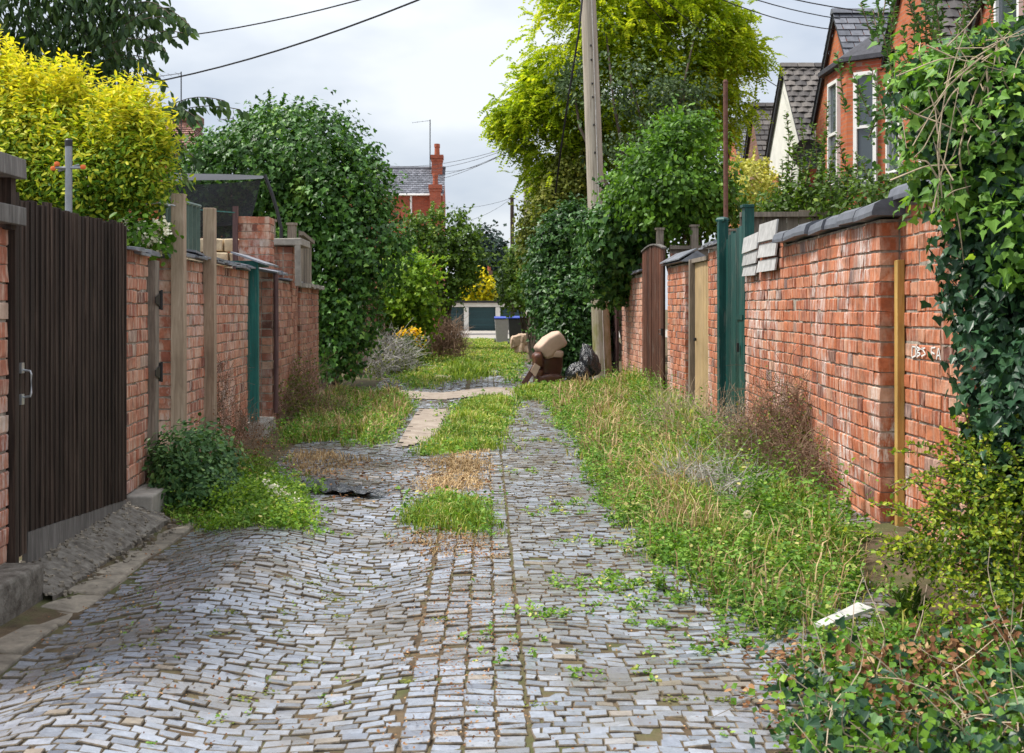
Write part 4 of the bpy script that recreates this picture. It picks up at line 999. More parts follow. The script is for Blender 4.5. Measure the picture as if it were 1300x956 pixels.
# ---- golden robinia: pinnate sprays of small leaflets
def robinia():
    Z = 30; R = np.random.default_rng(5)
    lo = [lobe(700, 150, Z, 62, 44, 1.6), lobe(672, 130, Z, 40, 34, 1.2), lobe(708, 215, Z, 38, 34, 1.3), lobe(665, 165, Z, 36, 22, 1.0), lobe(760, 60, Z, 90, 60, 2.2), lobe(850, 50, Z, 86, 58, 2.2), lobe(905, 80, Z, 54, 44, 1.6), lobe(820, 130, Z, 90, 74, 2.2),
          lobe(900, 130, Z, 48, 50, 1.4), lobe(735, 120, Z, 66, 60, 1.6), lobe(800, -20, Z, 110, 50, 2.2), lobe(720, 200, Z, 50, 50, 1.3), lobe(714, 245, Z, 22, 26, .9), lobe(880, 30, Z, 50, 34, 1.2), lobe(640, 150, Z, 18, 12, .5), lobe(945, 78, Z, 20, 22, .7)]
    lo = np.array(lo); base = np.array((*W(800, 400, Z)[:2], 0))
    r = thing('robinia_tree', 'tall yellow-green feathery tree spreading behind the utility pole', 'tree', base)
    w = lo[:, 3]*lo[:, 5]; w /= w.sum(); n = 3600
    k = R.choice(len(lo), n, p=w); d = unit(R.normal(size=(n, 3))); d[:, 1] = np.where(R.random(n) < .7, -np.abs(d[:, 1]), d[:, 1])
    rad = np.where(R.random(n) < .25, R.uniform(.3, .8, n), 1 + R.normal(0, .09, n))
    C = lo[k, :3] + d*lo[k, 3:]*rad[:, None]
    ph = np.sin(C[:, 0]*2.1 + 1) * np.sin(C[:, 2]*2.6) + .4*np.sin(C[:, 0]*5.3 + C[:, 2]*4.1)
    keep = ph > -.55; C, d = C[keep], d[keep]; n = len(C)
    # each spray: 4 fronds of 9 leaflet pairs, drooping outward
    g = Geo(); nf, nl = 4, 8
    i = np.repeat(np.arange(n), nf); D0 = unit(d[i]*.6 + R.normal(0, .65, (len(i), 3)) + np.array([0, 0, -.25])); L = R.uniform(.22, .42, len(i))
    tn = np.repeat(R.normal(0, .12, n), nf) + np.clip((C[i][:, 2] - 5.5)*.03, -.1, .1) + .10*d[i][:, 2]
    o = C[i] + R.normal(0, .12, (len(i), 3))
    S = unit(np.cross(D0, np.array([0, 0, 1.0])) + R.normal(0, .15, (len(i), 3)))
    for q in range(nl):
        t = (q + 1)/nl
        p = o + D0*(L*t)[:, None] + np.array([0, 0, -1])*(L*.45*t*t)[:, None]
        for sgn in (-1, 1):
            DD = S*sgn + D0*.35 + np.array([0, 0, -.35]); NN = unit(np.array([0, 0, 1.0]) + R.normal(0, .4, (len(i), 3)))
            put_leaves(g, p, DD, NN, .085*R.uniform(.75, 1.2, len(i))*(1.1 - .4*abs(t - .5)), 'quad', .75, np.clip(.55 + tn + R.normal(0, .13, len(i)), 0, 1))
    g.build('crown', 'robinia_leaf', r)
    g = Geo(); limbs(g, base, [np.array(l[:3]) for l in lo], .15, 8, .2, .12); g.build('trunk', 'bark', r)
robinia()
# dark olive-leaved tree in front of it
DL = [lobe(800, 120, 27, 60, 56, 1.2), lobe(840, 150, 27, 56, 48, 1.1), lobe(785, 180, 27, 44, 48, 1.0), lobe(870, 130, 27, 40, 40, .9), lobe(725, 100, 27.5, 30, 34, .7), lobe(770, 60, 27.5, 26, 48, .6), lobe(830, 205, 27, 60, 40, 1.0), lobe(880, 195, 27, 40, 46, .9), lobe(880, 60, 27.3, 18, 24, .5)]
plant('holm_oak', 'loose dark grey-green tree growing through the yellow tree', 'tree', (*W(815, 400, 27)[:2], 0), 'dark_leaf', DL, 8000, .095, .10, shape='oval', clump=.32, per=18, jitter=.3, droop=.5, seed=15, tone=.08, open_=.62, inner=.3)

# ---- shrubs in the right-hand middle distance
plant('buddleia_shrub', 'golden-cream flowering bush above the ivy hedge, left of the utility pole', 'shrub', (*W(722, 400, 29)[:2], 0), 'olive_leaf', [lobe(722, 232, 29, 30, 36, .8), lobe(705, 262, 29, 26, 26, .7), lobe(738, 225, 29, 16, 28, .6)], 4200, .10, .05, shape='quad', width=.8, clump=.26, per=14, jitter=.25, shoots=(60, .4), seed=16, tone=.12)
plant('mixed_shrub', 'pale variegated bush half hidden beyond the ivy hedge', 'shrub', (*W(675, 420, 32)[:2], 0), 'olive_leaf', [lobe(682, 290, 32, 20, 32, .8), lobe(694, 262, 32, 18, 24, .7), lobe(676, 318, 32, 16, 22, .6), lobe(696, 300, 31.5, 20, 40, .7)], 5200, .10, .06, clump=.28, per=16, jitter=.3, shoots=(60, .5), seed=17)
plant('yew_shrub', 'dark green overgrown shrub hanging above the wheelie bins', 'shrub', (*W(668, 440, 40)[:2], -.05), 'mid_leaf', [lobe(662, 352, 40, 20, 26, .9), lobe(650, 374, 40, 14, 16, .7), lobe(678, 372, 39, 22, 22, .9), lobe(698, 392, 37, 14, 16, .7), lobe(660, 330, 40, 12, 18, .7), lobe(674, 330, 40, 18, 24, .8)], 6500, .12, .08, clump=.34, per=16, jitter=.3, shoots=(80, .6), seed=18, tone=0, inner=.3)
plant('cream_bush', 'rounded pale cream-yellow bush over the wall beside the rusty pole', 'bush', (*W(950, 420, 26)[:2], 0), 'cream_leaf', [lobe(950, 238, 26, 34, 32, .7), lobe(968, 250, 26, 20, 20, .5), lobe(935, 252, 26, 22, 22, .5), lobe(952, 270, 26, 30, 20, .5)], 4200, .075, .05, clump=.18, per=14, jitter=.2, shoots=(90, .3), seed=19)
# ---- left-hand middle distance
plant('golden_hedge', 'lime-green creeper hedge bulging over the wall beyond the ivy mound', 'hedge', (*W(515, 430, 30)[:2], 0), 'lime_leaf', [lobe(522, 372, 30, 32, 42, .9), lobe(508, 350, 30, 22, 26, .8), lobe(538, 392, 30, 18, 28, .6), lobe(512, 400, 30, 28, 26, .7)], 6500, .10, .06, shape='ivy', clump=.3, per=16, jitter=.25, shoots=(80, .5), seed=20, tone=-.08)
plant('hawthorn_tree', 'bushy green tree with a pale trunk standing left of the green garage doors', 'tree', (*W(566, 425, 40)[:2], -.08), 'mid_leaf', [lobe(555, 318, 40, 40, 42, 1.2), lobe(585, 330, 40, 30, 36, 1.0), lobe(535, 318, 40, 26, 34, .9), lobe(552, 360, 39.5, 34, 28, 1.0), lobe(570, 350, 39.5, 18, 20, .8), lobe(546, 290, 40, 26, 22, .8), lobe(575, 298, 40, 24, 24, .8)], 11000, .12, .11, clump=.34, per=16, jitter=.32, shoots=(150, .7), open_=.8, seed=21, tone=-.02, inner=.28)
plant('conifer_tree', 'distant blue-grey conifer rising beyond the garages', 'tree', (*W(622, 412, 120)[:2], -.45), 'conifer_leaf', [lobe(618, 318, 120, 16, 30, 1.4), lobe(606, 332, 120, 18, 26, 1.4), lobe(632, 330, 120, 14, 24, 1.3), lobe(618, 350, 120, 32, 18, 1.8)], 3600, .42, .25, clump=.9, per=14, jitter=.25, seed=22)
plant('yellow_bush', 'bright yellow bush in front of the dark conifer above the garage roof', 'bush', (*W(610, 412, 98)[:2], -.45), 'pure_yellow_leaf', [lobe(606, 362, 98, 11, 20, .9), lobe(614, 370, 98, 9, 14, .8), lobe(600, 368, 98, 7, 12, .7)], 4500, .30, .10, clump=.6, per=14, jitter=.12, seed=23)
plant('dark_hedge', 'dark clipped evergreen standing beyond the garage roof at the alley end', 'hedge', (*W(660, 412, 105)[:2], -.45), 'dark_leaf', [lobe(585, 372, 105, 22, 20, 2), lobe(640, 372, 105, 20, 20, 2), lobe(665, 365, 105, 24, 30, 2)], 3000, .4, .2, clump=.9, per=14, jitter=.2, seed=24)

# ---- near left: golden bush and the drooping dark tree over it
GL = [lobe(45, 222, 9.4, 74, 78, .55), lobe(42, 182, 9.5, 38, 46, .45), lobe(132, 222, 9.3, 64, 56, .5), lobe(170, 215, 9.2, 36, 42, .4), lobe(14, 140, 9.6, 30, 34, .4), lobe(90, 165, 9.4, 30, 30, .35), lobe(105, 245, 9.2, 70, 46, .4), lobe(25, 235, 9.3, 60, 50, .4), lobe(168, 182, 9.3, 24, 24, .35), lobe(185, 225, 9.1, 32, 45, .3)]
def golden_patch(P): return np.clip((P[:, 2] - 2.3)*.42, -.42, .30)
def golden_shoots(g):
    R = np.random.default_rng(31)
    for _ in range(900):
        l = GL[R.integers(len(GL))]; d = unit(R.normal(size=3) + (0, -.3, 1.1)); p0 = np.array(l[:3]) + d*np.array(l[3:])*.9
        L = R.uniform(.16, .46); m = 12; t = np.linspace(.1, 1, m)[:, None]; dr = unit(np.array([R.normal(0, .3), R.normal(0, .3), 1.0])); P = np.repeat(p0 + dr*L*t, 2, 0)
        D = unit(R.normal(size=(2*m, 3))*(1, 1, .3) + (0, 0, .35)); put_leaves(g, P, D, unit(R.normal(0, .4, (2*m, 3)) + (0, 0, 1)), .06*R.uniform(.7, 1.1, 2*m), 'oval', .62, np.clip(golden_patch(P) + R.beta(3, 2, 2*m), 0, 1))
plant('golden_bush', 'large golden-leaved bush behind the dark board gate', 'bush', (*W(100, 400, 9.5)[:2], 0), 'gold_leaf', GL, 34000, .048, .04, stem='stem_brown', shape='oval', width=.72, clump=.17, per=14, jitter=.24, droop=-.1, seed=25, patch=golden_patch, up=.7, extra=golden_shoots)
def drooping():
    R = np.random.default_rng(8); Z = 11.2
    base = (-4.6, 11.6, 0); r = thing('drooping_tree', 'dark tree with long hanging leaves overhanging the golden bush at the top corner', 'tree', base)
    lo = [lobe(50, 20, Z, 105, 76, .9), lobe(130, 40, Z, 48, 40, .6), lobe(100, 90, Z, 62, 38, .6), lobe(160, 5, Z, 36, 24, .4), lobe(30, -60, Z, 140, 70, 1), lobe(10, 70, Z, 60, 60, .6), lobe(130, 115, Z, 36, 28, .4), lobe(208, 165, Z-.4, 18, 24, .3)]
    g = Geo(); C, d = crown(g, lo, 8500, .105, shape='long', clump=.25, per=11, droop=1.3, jitter=.2, seed=26, up=.35, inner=.3)
    gt = Geo()
    # hanging sprays that reach past the crown
    ends = [((60, 60), (120, 105)), ((90, 20), (150, 70)), ((160, 20), (225, 55)), ((165, 100), (208, 105)), ((140, 30), (205, 28)), ((110, 120), (150, 160)), ((205, 140), (285, 128)), ((185, 60), (212, 68)), ((190, 10), (246, 38)), ((150, 40), (218, 10)), ((170, 60), (232, 42)), ((140, 80), (196, 88)), ((150, 95), (178, 118)), ((200, 150), (309, 140)), ((195, 140), (250, 150)), ((120, 110), (165, 140)), ((180, 25), (240, 40)), ((170, 5), (220, 22)), ((190, 175), (252, 205)), ((200, 190), (240, 232)), ((185, 165), (228, 180)), ((120, 85), (190, 75)), ((130, 60), (205, 58))]
    for (a, b) in ends:
        p0 = W(*a, Z - .3 + R.normal(0, .1)); p1 = W(*b, Z - .5 + R.normal(0, .1)); m = int(np.linalg.norm(p1 - p0)/.034) + 4
        t = np.linspace(0, 1, m)[:, None]; P = p0 + (p1 - p0)*t + np.array([0, 0, .07])*np.sin(t*math.pi)
        gt.tube(P[::3] if m > 9 else P, .004, 4, cap=False)
        D = np.array([0, 0, -1.0]) + unit(p1 - p0)*.45 + R.normal(0, .3, (m, 3)); N = unit(R.normal(0, .5, (m, 3)) + (0, -1, .3))
        put_leaves(g, P, D, N, .105*R.uniform(.7, 1.15, m), 'long', 1.5, np.clip(R.beta(2.6, 2.4, m), 0, 1))
    g.build('crown', 'drooping_leaf', r)
    limbs(gt, base, [np.array(l[:3]) for l in lo], .10, 7, .2, .1); gt.build('trunk', 'bark', r)
drooping()
r = thing('hydrangea', 'low bush with cream and pink-tinged flower heads behind the slate-topped wall', 'flower bush', (-2.62, 9.0, 1.2))
g = Geo(); crown(g, [lobe(178, 302, 9.0, 26, 18, .2), lobe(198, 298, 9.0, 20, 16, .2), lobe(165, 296, 8.9, 14, 16, .15)], 900, .06, shape='oval', clump=.12, per=10, seed=27); g.build('leaves', 'bright_leaf', r)
g = Geo(); R = np.random.default_rng(4)
for _ in range(38):
    c = W(R.uniform(158, 212), R.uniform(280, 316), 8.85 + R.uniform(-.08, .1)); m = 16
    put_leaves(g, c + R.normal(0, .016, (m, 3)), R.normal(size=(m, 3)), unit(R.normal(0, .5, (m, 3)) + (0, -.6, .8)), .024, 'quad', 1.2)
g.build('blossoms', 'petal_white', r)

# ---- right foreground ivy wall
NL = [lobe(1270, 330, 5.7, 76, 120, .16), lobe(1250, 190, 5.8, 80, 90, .22), lobe(1290, 110, 5.8, 80, 66, .22), lobe(1300, 470, 5.5, 76, 130, .16), lobe(1210, 110, 6.0, 60, 45, .18), lobe(1330, 260, 5.5, 80, 160, .2), lobe(1290, 600, 5.3, 60, 80, .14), lobe(1340, 560, 5.2, 80, 150, .16)]
r = thing('wall_ivy', 'thick ivy with bare stems smothering the near end of the orange wall', 'ivy', (2.45, 5.4, 0))
g = Geo(); crown(g, NL, 12500, .052, shape='ivy', clump=.12, per=11, jitter=.09, droop=1.0, seed=28, up=.25, inner=.35, tone=.02)
# a flat coat of leaves over the wall face behind, so no brick glares through
R = np.random.default_rng(6); n = 2600; P = np.c_[np.full(n, 2.44) + R.normal(0, .03, n), R.uniform(4.5, 6.06, n), R.uniform(.0, 2.2, n)]
k = inside(P[:, 0]/P[:, 1]*F + CX, CY - (P[:, 2] - EYE)/P[:, 1]*F, np.array([(1190, 200), (1228, 330), (1240, 480), (1222, 560), (1235, 760), (1500, 800), (1500, 100)])); P = P[k]; n = len(P)
put_leaves(g, P, R.normal(size=(n, 3)) + (0, 0, -1.2), unit(R.normal(0, .35, (n, 3)) + (-1, -.2, .3)), .06*R.uniform(.7, 1.3, n), 'ivy', 1, np.clip(R.beta(2, 3, n), 0, 1))
g.build('leaves', 'ivy_dark_leaf', r)
g = Geo(); crown(g, [lobe(1235, 130, 5.75, 90, 66, .2), lobe(1200, 190, 5.85, 60, 50, .16), lobe(1290, 170, 5.5, 70, 90, .16), lobe(1180, 95, 5.95, 44, 34, .14), lobe(1265, 75, 5.9, 60, 34, .16), lobe(1165, 255, 6.4, 16, 14, .06), lobe(1235, 250, 5.6, 50, 40, .12), lobe(1290, 300, 5.35, 40, 60, .1)], 3000, .05, shape='ivy', clump=.11, per=8, jitter=.2, droop=.5, seed=29, up=.6, inner=.1); g.build('young_leaves', 'ivy_pale_leaf', r)
g = Geo(); R = np.random.default_rng(9)
def cane(pix, Z, r0=.006, k=3):
    P = np.array([W(x, y, Z + R.normal(0, .03)) for x, y in pix]); t = np.linspace(0, 1, len(P)); tt = np.linspace(0, 1, len(P)*4)
    Q = np.c_[[np.interp(tt, t, P[:, j]) for j in range(3)]].T; Q[1:-1] = (Q[:-2] + Q[1:-1]*2 + Q[2:])/4
    g.tube(Q, np.linspace(r0, r0*.5, len(Q)), 5, RNG.random(), 0, False)
for pix in ([(1200, 250), (1198, 180), (1200, 85), (1206, 70)], [(1132, 130), (1160, 148), (1190, 160), (1215, 172)], [(1262, 55), (1258, 90), (1240, 140), (1232, 170)], [(1185, 270), (1195, 200), (1220, 120), (1228, 80)],
            [(1160, 190), (1195, 130), (1230, 78)], [(1145, 85), (1190, 78), (1240, 72), (1300, 95)], [(1175, 55), (1220, 75), (1280, 88)], [(1255, 62), (1275, 100), (1300, 150)], [(1130, 235), (1165, 215), (1205, 210)], [(1225, 260), (1215, 200), (1235, 120), (1245, 80)],
            [(1246, 130), (1250, 110), (1275, 130), (1298, 175)], [(1205, 225), (1212, 280), (1222, 330)], [(1240, 70), (1215, 110), (1185, 130), (1165, 140)], [(1230, 90), (1205, 120), (1175, 185), (1165, 200)], [(1250, 60), (1290, 45), (1310, 40)], [(1150, 150), (1150, 165), (1165, 178)],
            [(1190, 240), (1175, 215), (1160, 200)], [(1248, 95), (1252, 160), (1255, 200), (1250, 240)], [(1205, 85), (1200, 140), (1196, 260)], [(1280, 230), (1262, 200), (1255, 170)]):
    cane([(x + R.normal(0, 5), y + R.normal(0, 5)) for x, y in pix], 5.52, R.uniform(.003, .006))
for _ in range(40):
    x, y = R.uniform(1165, 1290), R.uniform(55, 260); a = R.uniform(-1, 1)*1.2 + 1.2; L = R.uniform(25, 70)
    cane([(x, y), (x + math.cos(a)*L*.5 + R.normal(0, 4), y - math.sin(a)*L*.5), (x + math.cos(a)*L, y - math.sin(a)*L*.9)], 5.5 + R.uniform(-.1, .15), R.uniform(.0025, .004))
g.build('bare_stems', 'stem_tan', r)
# small-leaved bright shrub at the foot
r = thing('privet_shrub', 'bright small-leaved shrub spilling from under the ivy at the near end of the wall', 'shrub', (2.25, 5.4, 0))
BL = [lobe(1255, 640, 5.2, 60, 55, .2), lobe(1215, 690, 5.15, 60, 50, .2), lobe(1275, 710, 5.0, 60, 60, .2), lobe(1175, 700, 5.3, 36, 26, .12), lobe(1240, 595, 5.3, 40, 36, .14), lobe(1290, 770, 4.8, 60, 50, .2), lobe(1300, 640, 5.1, 40, 90, .2)]
g = Geo(); crown(g, BL, 7500, .023, shape='oval', width=1.1, clump=.07, per=12, jitter=.3, droop=.1, seed=30, up=.8, inner=.35)
R = np.random.default_rng(10); gs = Geo()
for _ in range(130):
    l = BL[R.integers(len(BL))]; p0 = np.array(l[:3]); d = unit(np.array([-abs(R.normal(.6, .6)), R.normal(-.2, .5), R.normal(.25, .45)])); L = R.uniform(.12, .30); m = int(L/.012); t = np.linspace(0, 1, m)[:, None]
    P = p0 + d*np.array(l[3:])*.75 + d*L*t + np.array([0, 0, -.06])*t**2
    gs.tube(P[::max(1, m//5)], .0025, 4, cap=False); P2 = np.repeat(P, 2, 0); n = len(P2)
    put_leaves(g, P2, d*.6 + R.normal(0, .8, (n, 3)), unit(R.normal(0, .4, (n, 3)) + (0, -.2, 1)), .022*R.uniform(.7, 1.2, n), 'oval', 1.1, np.clip(R.beta(3, 2.2, n), 0, 1))
g.build('leaves', 'privet_leaf', r); gs.build('twigs', 'stem_brown', r)

# ---- shrubs behind the long orange wall
r = thing('buckthorn_shrub', 'thicket with tall thin leafy shoots behind the weathered panel fence', 'shrub', (4.2, 13.0, 0))
R = np.random.default_rng(12); g = Geo(); gs = Geo()
crown(g, [lobe(1010, 262, 13.2, 44, 22, .4), lobe(1070, 250, 12.5, 50, 34, .5), lobe(1120, 255, 11.5, 46, 34, .5), lobe(1160, 240, 10.8, 30, 36, .4), lobe(985, 265, 13.5, 26, 16, .3)], 4200, .055, shape='oval', clump=.16, per=12, jitter=.25, seed=32, inner=.3, tone=-.1)
for (x, y0, y1) in ((997, 270, 142), (1003, 272, 170), (1016, 270, 152), (1036, 270, 158), (1046, 268, 128), (1010, 268, 185), (1027, 268, 190), (1058, 262, 180), (1068, 258, 170), (1085, 255, 195), (990, 268, 205), (1100, 258, 200), (1040, 270, 175)):
    Z = 13 - (x - 1000)*.012 + R.normal(0, .15); a, b = W(x + R.normal(0, 4), y0, Z), W(x, y1, Z); m = int((b[2] - a[2])/.024); t = np.linspace(0, 1, m)[:, None]
    P = a + (b - a)*t + np.array([.03, 0, 0])*np.sin(t*5 + x); gs.tube(P[::max(1, m//6)], .004, 4, cap=False)
    for q in range(4):
        PP = P + R.normal(0, .008, P.shape); put_leaves(g, PP, R.normal(size=(m, 3))*(1, 1, .2) + (0, 0, .5), unit(R.normal(0, .3, (m, 3)) + (0, -.3, 1)), .075*(1.15 - .6*t[:, 0])*R.uniform(.6, 1.2, m), 'oval', .9, np.clip(R.beta(2.4, 2.4, m), 0, 1))
g.build('leaves', 'mid_leaf', r); gs.build('stems', 'stem_brown', r)
r = thing('pyracantha_bush', 'loose dark thorny bush in front of the nearest house roof, top corner', 'bush', (3.9, 9.2, 0))
TL = [lobe(1140, 60, 9.2, 34, 62, .3), lobe(1185, 20, 9.2, 60, 40, .4), lobe(1245, 10, 9.0, 60, 46, .4), lobe(1130, 150, 9.4, 18, 60, .25), lobe(1165, 100, 9.2, 40, 40, .3), lobe(1290, 40, 9.0, 36, 50, .3)]
g = Geo(); crown(g, TL, 3000, .055, shape='oval', clump=.15, per=9, jitter=.4, droop=0, seed=33, up=.7, inner=.25, open_=.75, tone=.05)
gs = Geo(); R = np.random.default_rng(14)
for _ in range(60):
    l = TL[R.integers(len(TL))]; p0 = np.array(l[:3]) + R.normal(0, .2, 3); d = unit(np.array([R.normal(0, .4), R.normal(0, .3), 1])); L = R.uniform(.25, .5); m = int(L/.02); t = np.linspace(0, 1, m)[:, None]; P = p0 + d*L*t
    gs.tube(P[::max(1, m//4)], .004, 4, cap=False); P2 = np.repeat(P, 2, 0); n = len(P2)
    put_leaves(g, P2, R.normal(size=(n, 3))*(1, 1, .3) + d*.5, unit(R.normal(0, .4, (n, 3)) + (0, 0, 1)), .055*R.uniform(.7, 1.2, n), 'oval', .8)
limbs(gs, (3.9, 9.2, 0), [np.array(l[:3]) for l in TL], .025); g.build('leaves', 'herb_leaf', r); gs.build('stems', 'stem_brown', r)

# ================================================================ ground plants
def scatter(poly, dens, R):
    """random ground points in a polygon given in world xy"""
    poly = np.asarray(poly); lo, hi = poly.min(0), poly.max(0); n = int(dens*np.prod(hi - lo)); p = lo + (hi - lo)*R.random((n, 2))
    return p[inside(p[:, 0] + .09*np.sin(p[:, 1]*7.3 + p[:, 0]*3) + .05*np.sin(p[:, 1]*19 - p[:, 0]*11), p[:, 1] + .12*np.sin(p[:, 0]*8.1 + p[:, 1]) + .07*np.sin(p[:, 0]*21 + 2*p[:, 1]), poly)]
def edge_fade(p, poly, wd):
    """0 at the polygon's edge, 1 from wd inwards"""
    poly = np.asarray(poly); d = np.full(len(p), 9.0); n = len(poly)
    for i in range(n):
        a, b = poly[i], poly[(i+1) % n]; ab = b - a; t = np.clip(((p - a)@ab)/(ab@ab + 1e-9), 0, 1); d = np.minimum(d, np.linalg.norm(p - a - ab*t[:, None], axis=1))
    return np.clip(d/wd, 0, 1)
def blades(g, p, h, R, tone=0.0, lean=.5, w=.0035, dry=.12):
    """each blade bends over: three points, two faces"""
    n = len(p)
    if n == 0: return
    h = h*R.uniform(.45, 1.25, n); a = R.uniform(0, 2*math.pi, n); dx = np.stack([np.cos(a), np.sin(a), 0*a], 1); sd = np.stack([-np.sin(a), np.cos(a), 0*a], 1)
    ww = np.maximum(w, .00042*p[:, 1])*R.uniform(.7, 1.4, n); z = gh(p[:, 0], p[:, 1]) - .01
    b = np.c_[p, z]; le = lean*R.uniform(.3, 1.4, n)
    m = b + dx*(h*le*.35)[:, None] + np.c_[0*h, 0*h, h*.62]; t = b + dx*(h*le)[:, None] + np.c_[0*h, 0*h, h*np.clip(1.05 - .4*le, .35, 1)]
    s = sd*ww[:, None]
    V = np.stack([b - s, b + s, m + s*.8, m - s*.8, t], 1)
    rn = np.clip(R.beta(2.4, 3, n)*.85 + tone + .1*np.sin(p[:, 0]*3.1 + p[:, 1]*2.3), 0, .78); dd = R.random(n) < dry; rn[dd] = R.uniform(.8, 1, dd.sum())
    N = len(V); g.many(V, [[0, 1, 2, 3]], rn); g.many(V[:, 2:], [[0, 2, 1]], rn)
def clumped(p, R, freq=(1.9, 1.3), amt=.6):
    f = .5 + .5*np.sin(p[:, 0]*freq[0]*3 + 1.3*np.sin(p[:, 1]*2.1))*np.sin(p[:, 1]*freq[1]*2.2 + np.sin(p[:, 0]*4.3)); return p[R.random(len(p)) < 1 - amt + amt*f], None
def weeds(g, p, R, size=.03, h=.08, per=9, tone=0.0, shape='oval'):
    """small broad-leaved weeds: rosettes with a short stack of leaves"""
    n = len(p)
    if n == 0: return
    i = np.repeat(np.arange(n), per); hh = h*R.uniform(.2, 1.3, n)
    P = np.c_[p[i] + R.normal(0, size*.55, (len(i), 2)), gh(p[i, 0], p[i, 1]) + hh[i]*R.random(len(i))]
    D = R.normal(size=(len(i), 3))*(1, 1, .25) + (0, 0, .45); put_leaves(g, P, D, unit(R.normal(0, .4, (len(i), 3)) + (0, 0, 1)), size*R.uniform(.5, 1.3, len(i)), shape, 1.0, np.clip(R.beta(2.4, 2.4, len(i)) + tone + np.repeat(R.normal(0, .12, n), per), 0, 1))
R = np.random.default_rng(77)
VR = gp([(690, 497), (775, 490), (828, 500), (905, 560), (955, 600), (1010, 640), (1085, 690), (1120, 740), (1110, 790), (1050, 812), (985, 825), (935, 815), (895, 790), (850, 735), (800, 705), (765, 660), (738, 605), (722, 560), (690, 520)])
VLn = gp([(195, 655), (212, 600), (300, 575), (345, 580), (372, 612), (400, 640), (422, 672), (402, 692), (330, 682), (250, 668)])
VLf = gp([(345, 570), (362, 540), (410, 500), (522, 503), (532, 520), (505, 560), (470, 576), (440, 560), (400, 565)])
C1 = gp([(490, 668), (500, 640), (555, 628), (632, 632), (648, 668), (620, 682), (560, 684), (515, 676)])
C2 = gp([(505, 582), (548, 548), (565, 515), (600, 503), (655, 505), (672, 515), (658, 545), (648, 572), (600, 578), (545, 584)])
FAR = gp([(505, 495), (470, 470), (500, 452), (545, 440), (570, 425), (652, 426), (672, 450), (668, 490), (640, 488), (610, 470), (560, 495)])
RT = gp([(640, 500), (668, 492), (775, 488), (770, 497), (700, 510), (655, 512)])
VRw = gp([(770, 490), (828, 500), (905, 560), (1010, 640), (1085, 690), (1100, 740), (1040, 740), (960, 700), (880, 620), (800, 540)])
C1b = gp([(560, 672), (575, 640), (620, 636), (640, 665), (610, 680)])
C2b = gp([(560, 572), (600, 560), (640, 556), (640, 574), (600, 578)])
FARb = gp([(545, 478), (560, 462), (620, 462), (640, 478), (600, 486)])
D1 = gp([(490, 678), (560, 672), (640, 676), (640, 700), (600, 706), (560, 716), (520, 704)])
D2 = gp([(500, 606), (520, 580), (560, 572), (640, 570), (648, 622), (590, 630), (500, 640)])
D3 = gp([(345, 590), (352, 572), (440, 575), (500, 585), (470, 590), (420, 605), (370, 608)])
def sward(label_name, mat, specs):
    g = Geo()
    for f in specs: f(g)
    return tag(g.build(label_name, mat), kind='stuff')
def grass_in(poly, dens, h, tone=0.0, fade=.25, dry=.12, lean=.6, lod=True, amt=.6):
    def f(g):
        p = scatter(poly, dens, R)
        if lod: p = p[R.random(len(p)) < np.clip(9.0/p[:, 1], .12, 1)**1.1]
        p, _ = clumped(p, R, amt=amt); e = edge_fade(p, poly, fade); k = R.random(len(p)) < .06 + .94*e**1.3; p, e = p[k], e[k]
        hm = 1 + .45*np.sin(p[:, 0]*5.1 + p[:, 1]*1.7)*np.sin(p[:, 1]*2.9 - p[:, 0]*2.2)
        blades(g, p, h*(.35 + .65*e)*hm, R, tone, lean, dry=dry)
    return f
def weeds_in(poly, dens, size, h, per=9, tone=0.0, fade=.2, shape='oval'):
    def f(g):
        p, _ = clumped(scatter(poly, dens*1.3, R), R, (1.3, 1.7), .75); p = p[R.random(len(p)) < np.clip(9.0/p[:, 1], .12, 1)]; e = edge_fade(p, poly, fade); weeds(g, p[R.random(len(p)) < .15 + .85*e], R, size, h, per, tone, shape)
    return f
CORN = gp([(960, 850), (1060, 800), (1130, 770), (1220, 790), (1300, 800), (1420, 956), (1020, 956)])
sward('grass', 'grass_blade', [grass_in(CORN, 900, .10, .0, .2, .25), grass_in(VR, 5800, .17, .05, .55, .26, amt=.9), grass_in(VRw, 2600, .30, .05, .3, .3), grass_in(VLn, 3600, .10, .05, .2, .06), grass_in(VLf, 3800, .15, .05, .3, .2), grass_in(C1, 6000, .085, .12, .2, .14), grass_in(C1b, 4000, .15, .0, .15, .04), grass_in(C2, 4600, .11, .08, .3, .2), grass_in(C2b, 2600, .17, .0, .3, .05), grass_in(FAR, 2000, .10, .14, .5, .3), grass_in(FARb, 2600, .2, .02, .5, .05), grass_in(RT, 4600, .13, .07, .3, .16)])
sward('ground_weeds', 'verge_leaf', [weeds_in(CORN, 420, .026, .09, 12, .02), weeds_in(VR, 620, .022, .15, 18, .0, shape='quad'), weeds_in(VR, 90, .035, .13, 10, .1), weeds_in(VRw, 330, .030, .32, 20, -.05), weeds_in(VLn, 560, .028, .10, 11, .08), weeds_in(VLf, 300, .03, .16, 14, .0), weeds_in(C1, 160, .03, .10), weeds_in(C2, 120, .035, .1), weeds_in(RT, 200, .04, .12), weeds_in(FAR, 60, .05, .12)])
sward('dry_grass', 'dry_blade', [grass_in(D1, 4200, .06, 0, .2, 0, 1.1), grass_in(D2, 3600, .055, .1, .3, 0, 1.2), grass_in(D3, 2400, .07, .0, .2, 0, 1.0), grass_in(VR, 500, .26, .1, .2, 0, .8), grass_in(VLf, 500, .22, .1, .2, 0, .8)])
